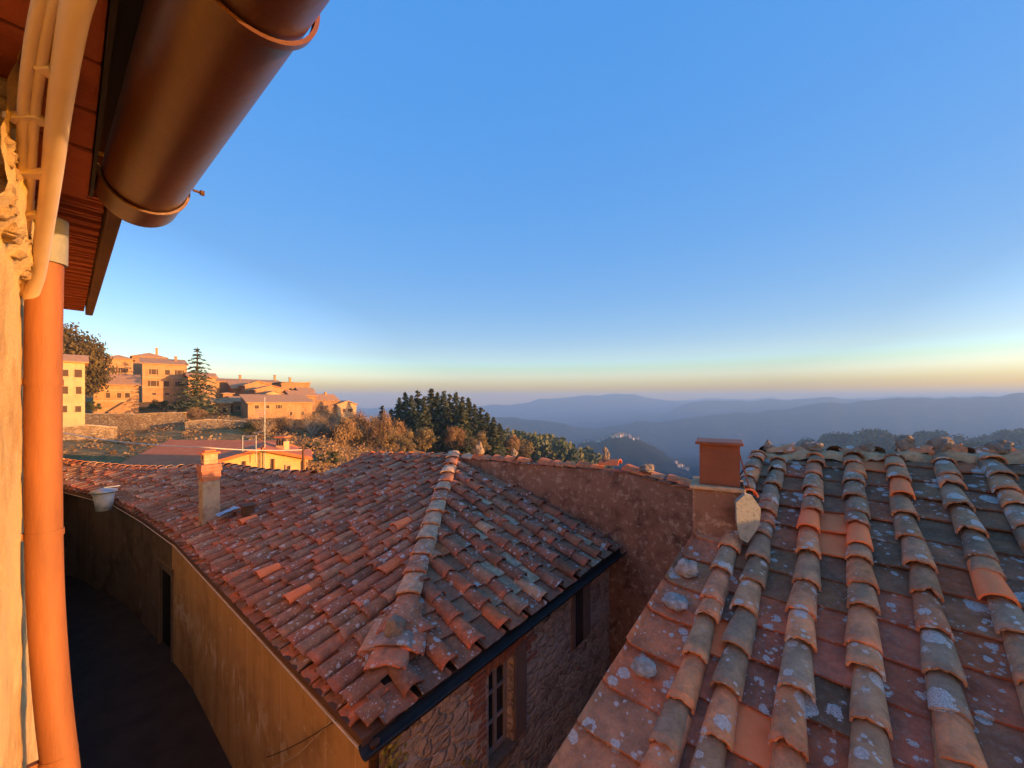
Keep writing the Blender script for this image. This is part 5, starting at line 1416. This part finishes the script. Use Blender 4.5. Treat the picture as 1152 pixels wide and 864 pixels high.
tree('bush', 282, 474, 492, 18, 62, 'dark green shrub left of the scrub below the long front house', hedge)
tree('bush', 372, 506, 532, 26, 42, 'dark green rounded shrub right of the yellow house', hedge)
tree('bush', 352, 496, 516, 18, 48, 'dark shrub between the post and the autumn trees', hedge)
grp = 'autumn trees between the yellow house and the firs'
ordn = ['first', 'second', 'third', 'fourth', 'fifth', 'sixth', 'seventh', 'eighth', 'ninth', 'tenth', 'eleventh', 'twelfth', 'thirteenth', 'fourteenth', 'fifteenth', 'sixteenth', 'seventeenth', 'eighteenth', 'nineteenth', 'twentieth']
mid = [('bare', 298, 464, 506, 26, 56), ('rust', 312, 466, 506, 26, 60), ('bare', 326, 462, 506, 28, 58), ('rust', 338, 470, 506, 26, 60), ('bare', 352, 458, 512, 30, 56), ('rust', 360, 470, 514, 30, 54),
       ('bare', 374, 455, 514, 32, 60), ('rust', 386, 466, 520, 34, 50), ('olive', 398, 476, 526, 34, 46), ('rust', 404, 460, 516, 30, 64), ('olive', 416, 466, 520, 34, 52), ('rust', 428, 458, 516, 28, 70), ('olive', 436, 478, 520, 26, 50), ('olive', 458, 482, 518, 24, 56), ('rust', 446, 470, 516, 24, 66)]
for k, (kd, px, t, b_, w, Y) in enumerate(sorted(mid, key=lambda q: q[1])):
    Y = 62 + (k * 5) % 17
    lk = dict(bare='thin nearly bare pale-limbed tree', rust='rust-brown autumn tree', olive='golden olive autumn tree')[kd]
    tree(kd, px, t, b_, w, Y, f'{lk}, {ordn[k]} from the left beyond the yellow house', grp)
con = [(430, 456, 504, 22, 104), (440, 460, 506, 22, 92), (449, 447, 508, 26, 100), (456, 441, 510, 30, 96), (463, 444, 512, 30, 89), (470, 439, 512, 32, 97), (477, 446, 514, 30, 86), (485, 437, 512, 34, 94), (492, 441, 514, 30, 102), (499, 439, 515, 34, 90),
       (506, 443, 516, 30, 98), (513, 441, 516, 32, 93), (520, 446, 518, 30, 87), (527, 447, 518, 32, 96), (534, 454, 520, 30, 90), (541, 458, 520, 30, 99), (548, 464, 522, 30, 92), (555, 469, 522, 28, 88), (562, 476, 524, 26, 95)]
for k, (px, t, b_, w, Y) in enumerate(con):
    lk = 'tallest dark conifer' if t == 437 else 'dark conifer'
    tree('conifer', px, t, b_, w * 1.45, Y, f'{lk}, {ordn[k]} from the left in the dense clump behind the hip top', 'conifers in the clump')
for k, (px, t, b_, w, Y) in enumerate([(478, 480, 516, 24, 78), (512, 478, 518, 26, 80), (540, 484, 520, 26, 80), (574, 486, 522, 24, 95), (590, 494, 524, 22, 110)]):
    tree('rust' if k % 2 else 'olive', px, t, b_, w, Y, f'brown leafy tree, {ordn[k]} from the left along the foot of the conifer clump', 'brown trees before the conifers')
# slope of low brown scrub under the town (one mass)
mb = MB(); sr = random.Random(31)
for _ in range(1500):
    px = sr.uniform(70, 560); Y = sr.uniform(34, 78)
    if px < 280 and sr.random() < .9: continue
    z = ground_z(px, Y); p = V(((px - CX) / F * Y, Y, z)); s = sr.uniform(.4, 1.1); tone = sr.random() * .7
    for _k in range(24):
        q_ = p + V((sr.gauss(0, .5) * s, sr.gauss(0, .5) * s, abs(sr.gauss(0, .6)) * s)); a_ = V((sr.gauss(0, 1), sr.gauss(0, 1), sr.gauss(0, 1))).normalized(); b_ = a_.orthogonal(); k = .13 * sr.uniform(.6, 1.5)
        tn = tone + sr.uniform(0, .3); mb.add([q_ - a_ * k, q_ - b_ * k * .6, q_ + a_ * k, q_ + b_ * k * .6], [(0, 1, 2, 3)], (tn, tn, tn, 1))
struct('scrub', mb, M['leaf_rust'], 'stuff')
# far wood on the spur below the conifers (one mass)
def wood(name, n, rpx, rY, Hm, seed, leafm, dens=26):
    r_ = random.Random(seed); mb = MB()
    for _ in range(n):
        px = r_.uniform(*rpx); Y = r_.uniform(*rY); p = V(((px - CX) / F * Y, Y, ground_z(px, Y))); H = Hm * r_.uniform(.6, 1.15); Rr = H * r_.uniform(.22, .36); tone = r_.random() * .6
        cone = r_.random() < .4
        for _k in range(dens):
            zz = r_.random() ** .8; rr_ = Rr * ((1 - zz) if cone else math.sqrt(max(.03, 1 - (2 * zz - 1) ** 2)))
            a0 = r_.uniform(0, 2 * PI); q_ = p + V((math.cos(a0) * rr_, math.sin(a0) * rr_, zz * H)); a_ = V((r_.gauss(0, 1), r_.gauss(0, 1), r_.gauss(0, 1))).normalized(); b_ = a_.orthogonal(); k = H * .075 * r_.uniform(.6, 1.4)
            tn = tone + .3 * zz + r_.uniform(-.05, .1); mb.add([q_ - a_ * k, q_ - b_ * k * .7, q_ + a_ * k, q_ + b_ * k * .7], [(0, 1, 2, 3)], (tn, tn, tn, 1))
    o = struct(name, mb, M[leafm], 'stuff'); return o
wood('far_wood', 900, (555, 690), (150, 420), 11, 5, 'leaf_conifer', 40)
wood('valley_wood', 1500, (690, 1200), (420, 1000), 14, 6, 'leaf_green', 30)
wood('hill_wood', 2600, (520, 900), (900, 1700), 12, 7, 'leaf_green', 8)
# single trees standing out on the near right spur
right = [(906, 503, 16, 0), (922, 498, 22, 0), (940, 494, 24, 0), (960, 491, 26, 0), (978, 489, 24, 0), (996, 491, 22, 0), (1012, 496, 18, 0), (1030, 495, 20, 0), (1046, 491, 24, 0), (1062, 492, 22, 0), (1083, 498, 8, 1), (1108, 500, 20, 0), (1126, 495, 24, 0), (1146, 491, 26, 0), (1168, 488, 26, 0)]
for k, (px, t, w, cn) in enumerate(right):
    lk = 'slender pointed tree alone in the gap' if cn else f'rounded blue-green tree, {ordn[k]} from the left on the hazy spur'
    tree('conifer' if cn else 'darktree', px, t - 8, 524, w * 1.5, 800 + (k * 37) % 90, lk + (' of the hazy spur' if cn else ''), 'trees on the hazy spur')
# far hill village
vr = random.Random(12); vlab = 'tiny pale house of the distant village on the hill top'
vm_ = MB(); vroof = MB()
vm_.box((-4, -3, -6), (8, 0, 0), (0, 6, 0), (0, 0, 12)); 
vroof.add([(-4.4, -3.4, 5.9), (4.4, -3.4, 5.9), (4.4, 3.4, 5.9), (-4.4, 3.4, 5.9), (-4.4, 0, 8.4), (4.4, 0, 8.4)], [(0, 1, 5, 4), (2, 3, 4, 5), (0, 4, 3), (1, 2, 5), (3, 2, 1, 0)])
vw = vm_.build('wall', M['far_house']); vro = vroof.build('roof', M['tile_far']); dw, dr_ = vw.data, vro.data
bpy.data.objects.remove(vw); bpy.data.objects.remove(vro)
for k in range(34):
    px = vr.gauss(690, 13) if k < 28 else vr.uniform(755, 775); Y = vr.uniform(1400, 1490) if k < 28 else vr.uniform(1300, 1400)
    z = ground_z(px, Y)
    r = thing('village_house', vlab if k < 28 else 'tiny pale house of the outlying hamlet lower down the far valley', 'house', ((px - CX) / F * Y, Y, z), 'houses of the distant village' if k < 28 else 'houses of the outlying hamlet')
    r.rotation_euler = (0, 0, vr.uniform(-.6, .9)); s = vr.uniform(.8, 1.4); r.scale = (s, s, s)
    for nm, me in (('wall', dw), ('roof', dr_)):
        o = bpy.data.objects.new(nm, me); col.objects.link(o); o.parent = r

# =================================================================== AIR, SKY, SUN, CAMERA
HZ = True
if HZ:
    mb = MB(); mb.box((-16000, -60, -372), (34000, 0, 0), (0, 9900, 0), (0, 0, 524))
    m = bpy.data.materials.new('haze'); m.use_nodes = True; nt = m.node_tree
    nt.nodes.remove(nt.nodes['Principled BSDF'])
    pv = nt.nodes.new('ShaderNodeVolumePrincipled'); pv.inputs['Color'].default_value = (.40, .66, 1.0, 1); pv.inputs['Density'].default_value = 2.1e-4; pv.inputs['Anisotropy'].default_value = .0
    L(nt, pv.outputs[0], nt.nodes['Material Output'].inputs['Volume'])
    o = mb.build('haze', m); o['kind'] = 'stuff'
SUN_AZ, SUN_EL = 107.0, 5.5        # degrees clockwise from straight ahead, degrees above the horizon
to_sun = V((math.sin(R(SUN_AZ)) * math.cos(R(SUN_EL)), math.cos(R(SUN_AZ)) * math.cos(R(SUN_EL)), math.sin(R(SUN_EL))))
w = bpy.data.worlds.new('World'); scene.world = w; w.use_nodes = True; nt = w.node_tree
sky = nt.nodes.new('ShaderNodeTexSky'); sky.sky_type = 'NISHITA'; sky.sun_disc = False
sky.sun_elevation = R(SUN_EL); sky.sun_rotation = R(SUN_AZ); sky.altitude = 500; sky.air_density = 1.0; sky.dust_density = .6; sky.ozone_density = 2.0
bg = nt.nodes['Background']; bg.inputs[1].default_value = .12
sp_h = nt.nodes.new('ShaderNodeSeparateColor'); sp_h.mode = 'HSV'; L(nt, sky.outputs[0], sp_h.inputs[0])
cb_h = nt.nodes.new('ShaderNodeCombineColor'); cb_h.mode = 'HSV'
def grey(v): return (v, v, v)
hr_ = ramp(nt, sp_h.outputs[0], [(0, grey(.02)), (.09, grey(.075)), (.15, grey(.10)), (.24, grey(.145)), (.36, grey(.30)), (.46, grey(.52)), (.54, grey(.580)), (.60, grey(.612)), (.66, grey(.64))])
L(nt, hr_.outputs[0], cb_h.inputs[0])
sr_ = ramp(nt, sp_h.outputs[0], [(0, grey(.8)), (.12, grey(.92)), (.18, grey(.90)), (.25, grey(.62)), (.40, grey(.50)), (.50, grey(.60)), (.56, grey(.64)), (.60, grey(.65))])
s2_ = N(nt, 'ShaderNodeMath', _operation='MULTIPLY'); L(nt, sr_.outputs[0], s2_.inputs[0]); s2_.inputs[1].default_value = 2.0
ms = N(nt, 'ShaderNodeMath', _operation='MULTIPLY', _use_clamp=True); L(nt, sp_h.outputs[1], ms.inputs[0]); L(nt, s2_.outputs[0], ms.inputs[1]); L(nt, ms.outputs[0], cb_h.inputs[1])
pw = N(nt, 'ShaderNodeMath', _operation='POWER'); L(nt, sp_h.outputs[2], pw.inputs[0]); pw.inputs[1].default_value = .12
pm2 = N(nt, 'ShaderNodeMath', _operation='MULTIPLY'); L(nt, pw.outputs[0], pm2.inputs[0]); pm2.inputs[1].default_value = 3.42
pv_ = N(nt, 'ShaderNodeMath', _operation='POWER'); L(nt, sp_h.outputs[2], pv_.inputs[0]); pv_.inputs[1].default_value = 1.5
pm3 = N(nt, 'ShaderNodeMath', _operation='MULTIPLY'); L(nt, pv_.outputs[0], pm3.inputs[0]); pm3.inputs[1].default_value = .84
mx_ = N(nt, 'ShaderNodeMath', _operation='MAXIMUM'); L(nt, pm2.outputs[0], mx_.inputs[0]); L(nt, pm3.outputs[0], mx_.inputs[1]); L(nt, mx_.outputs[0], cb_h.inputs[2])
L(nt, cb_h.outputs[0], bg.inputs[0])
sl = bpy.data.lights.new('sun', 'SUN'); sl.energy = 4.2; sl.angle = R(.53); sl.color = (1.0, .50, .17)
so = bpy.data.objects.new('sun', sl); col.objects.link(so); so.rotation_euler = to_sun.to_track_quat('Z', 'Y').to_euler(); so.location = to_sun * 50
cam = bpy.data.cameras.new('camera'); co_ = bpy.data.objects.new('camera', cam); col.objects.link(co_)
co_.location = (0, 0, 0); co_.rotation_euler = (PI / 2, 0, 0)
cam.sensor_width = 36; cam.lens = 36 * F / 1152; cam.shift_y = (HY - 432) / 1152; cam.clip_start = .02; cam.clip_end = 40000
scene.camera = co_
vs_ = scene.view_settings; vs_.view_transform = 'Standard'; vs_.look = 'None'; vs_.gamma = 1; vs_.use_curve_mapping = False; vs_.exposure = 1.0
scene.cycles.use_denoising = True; scene.cycles.max_bounces = 8; scene.cycles.volume_bounces = 1
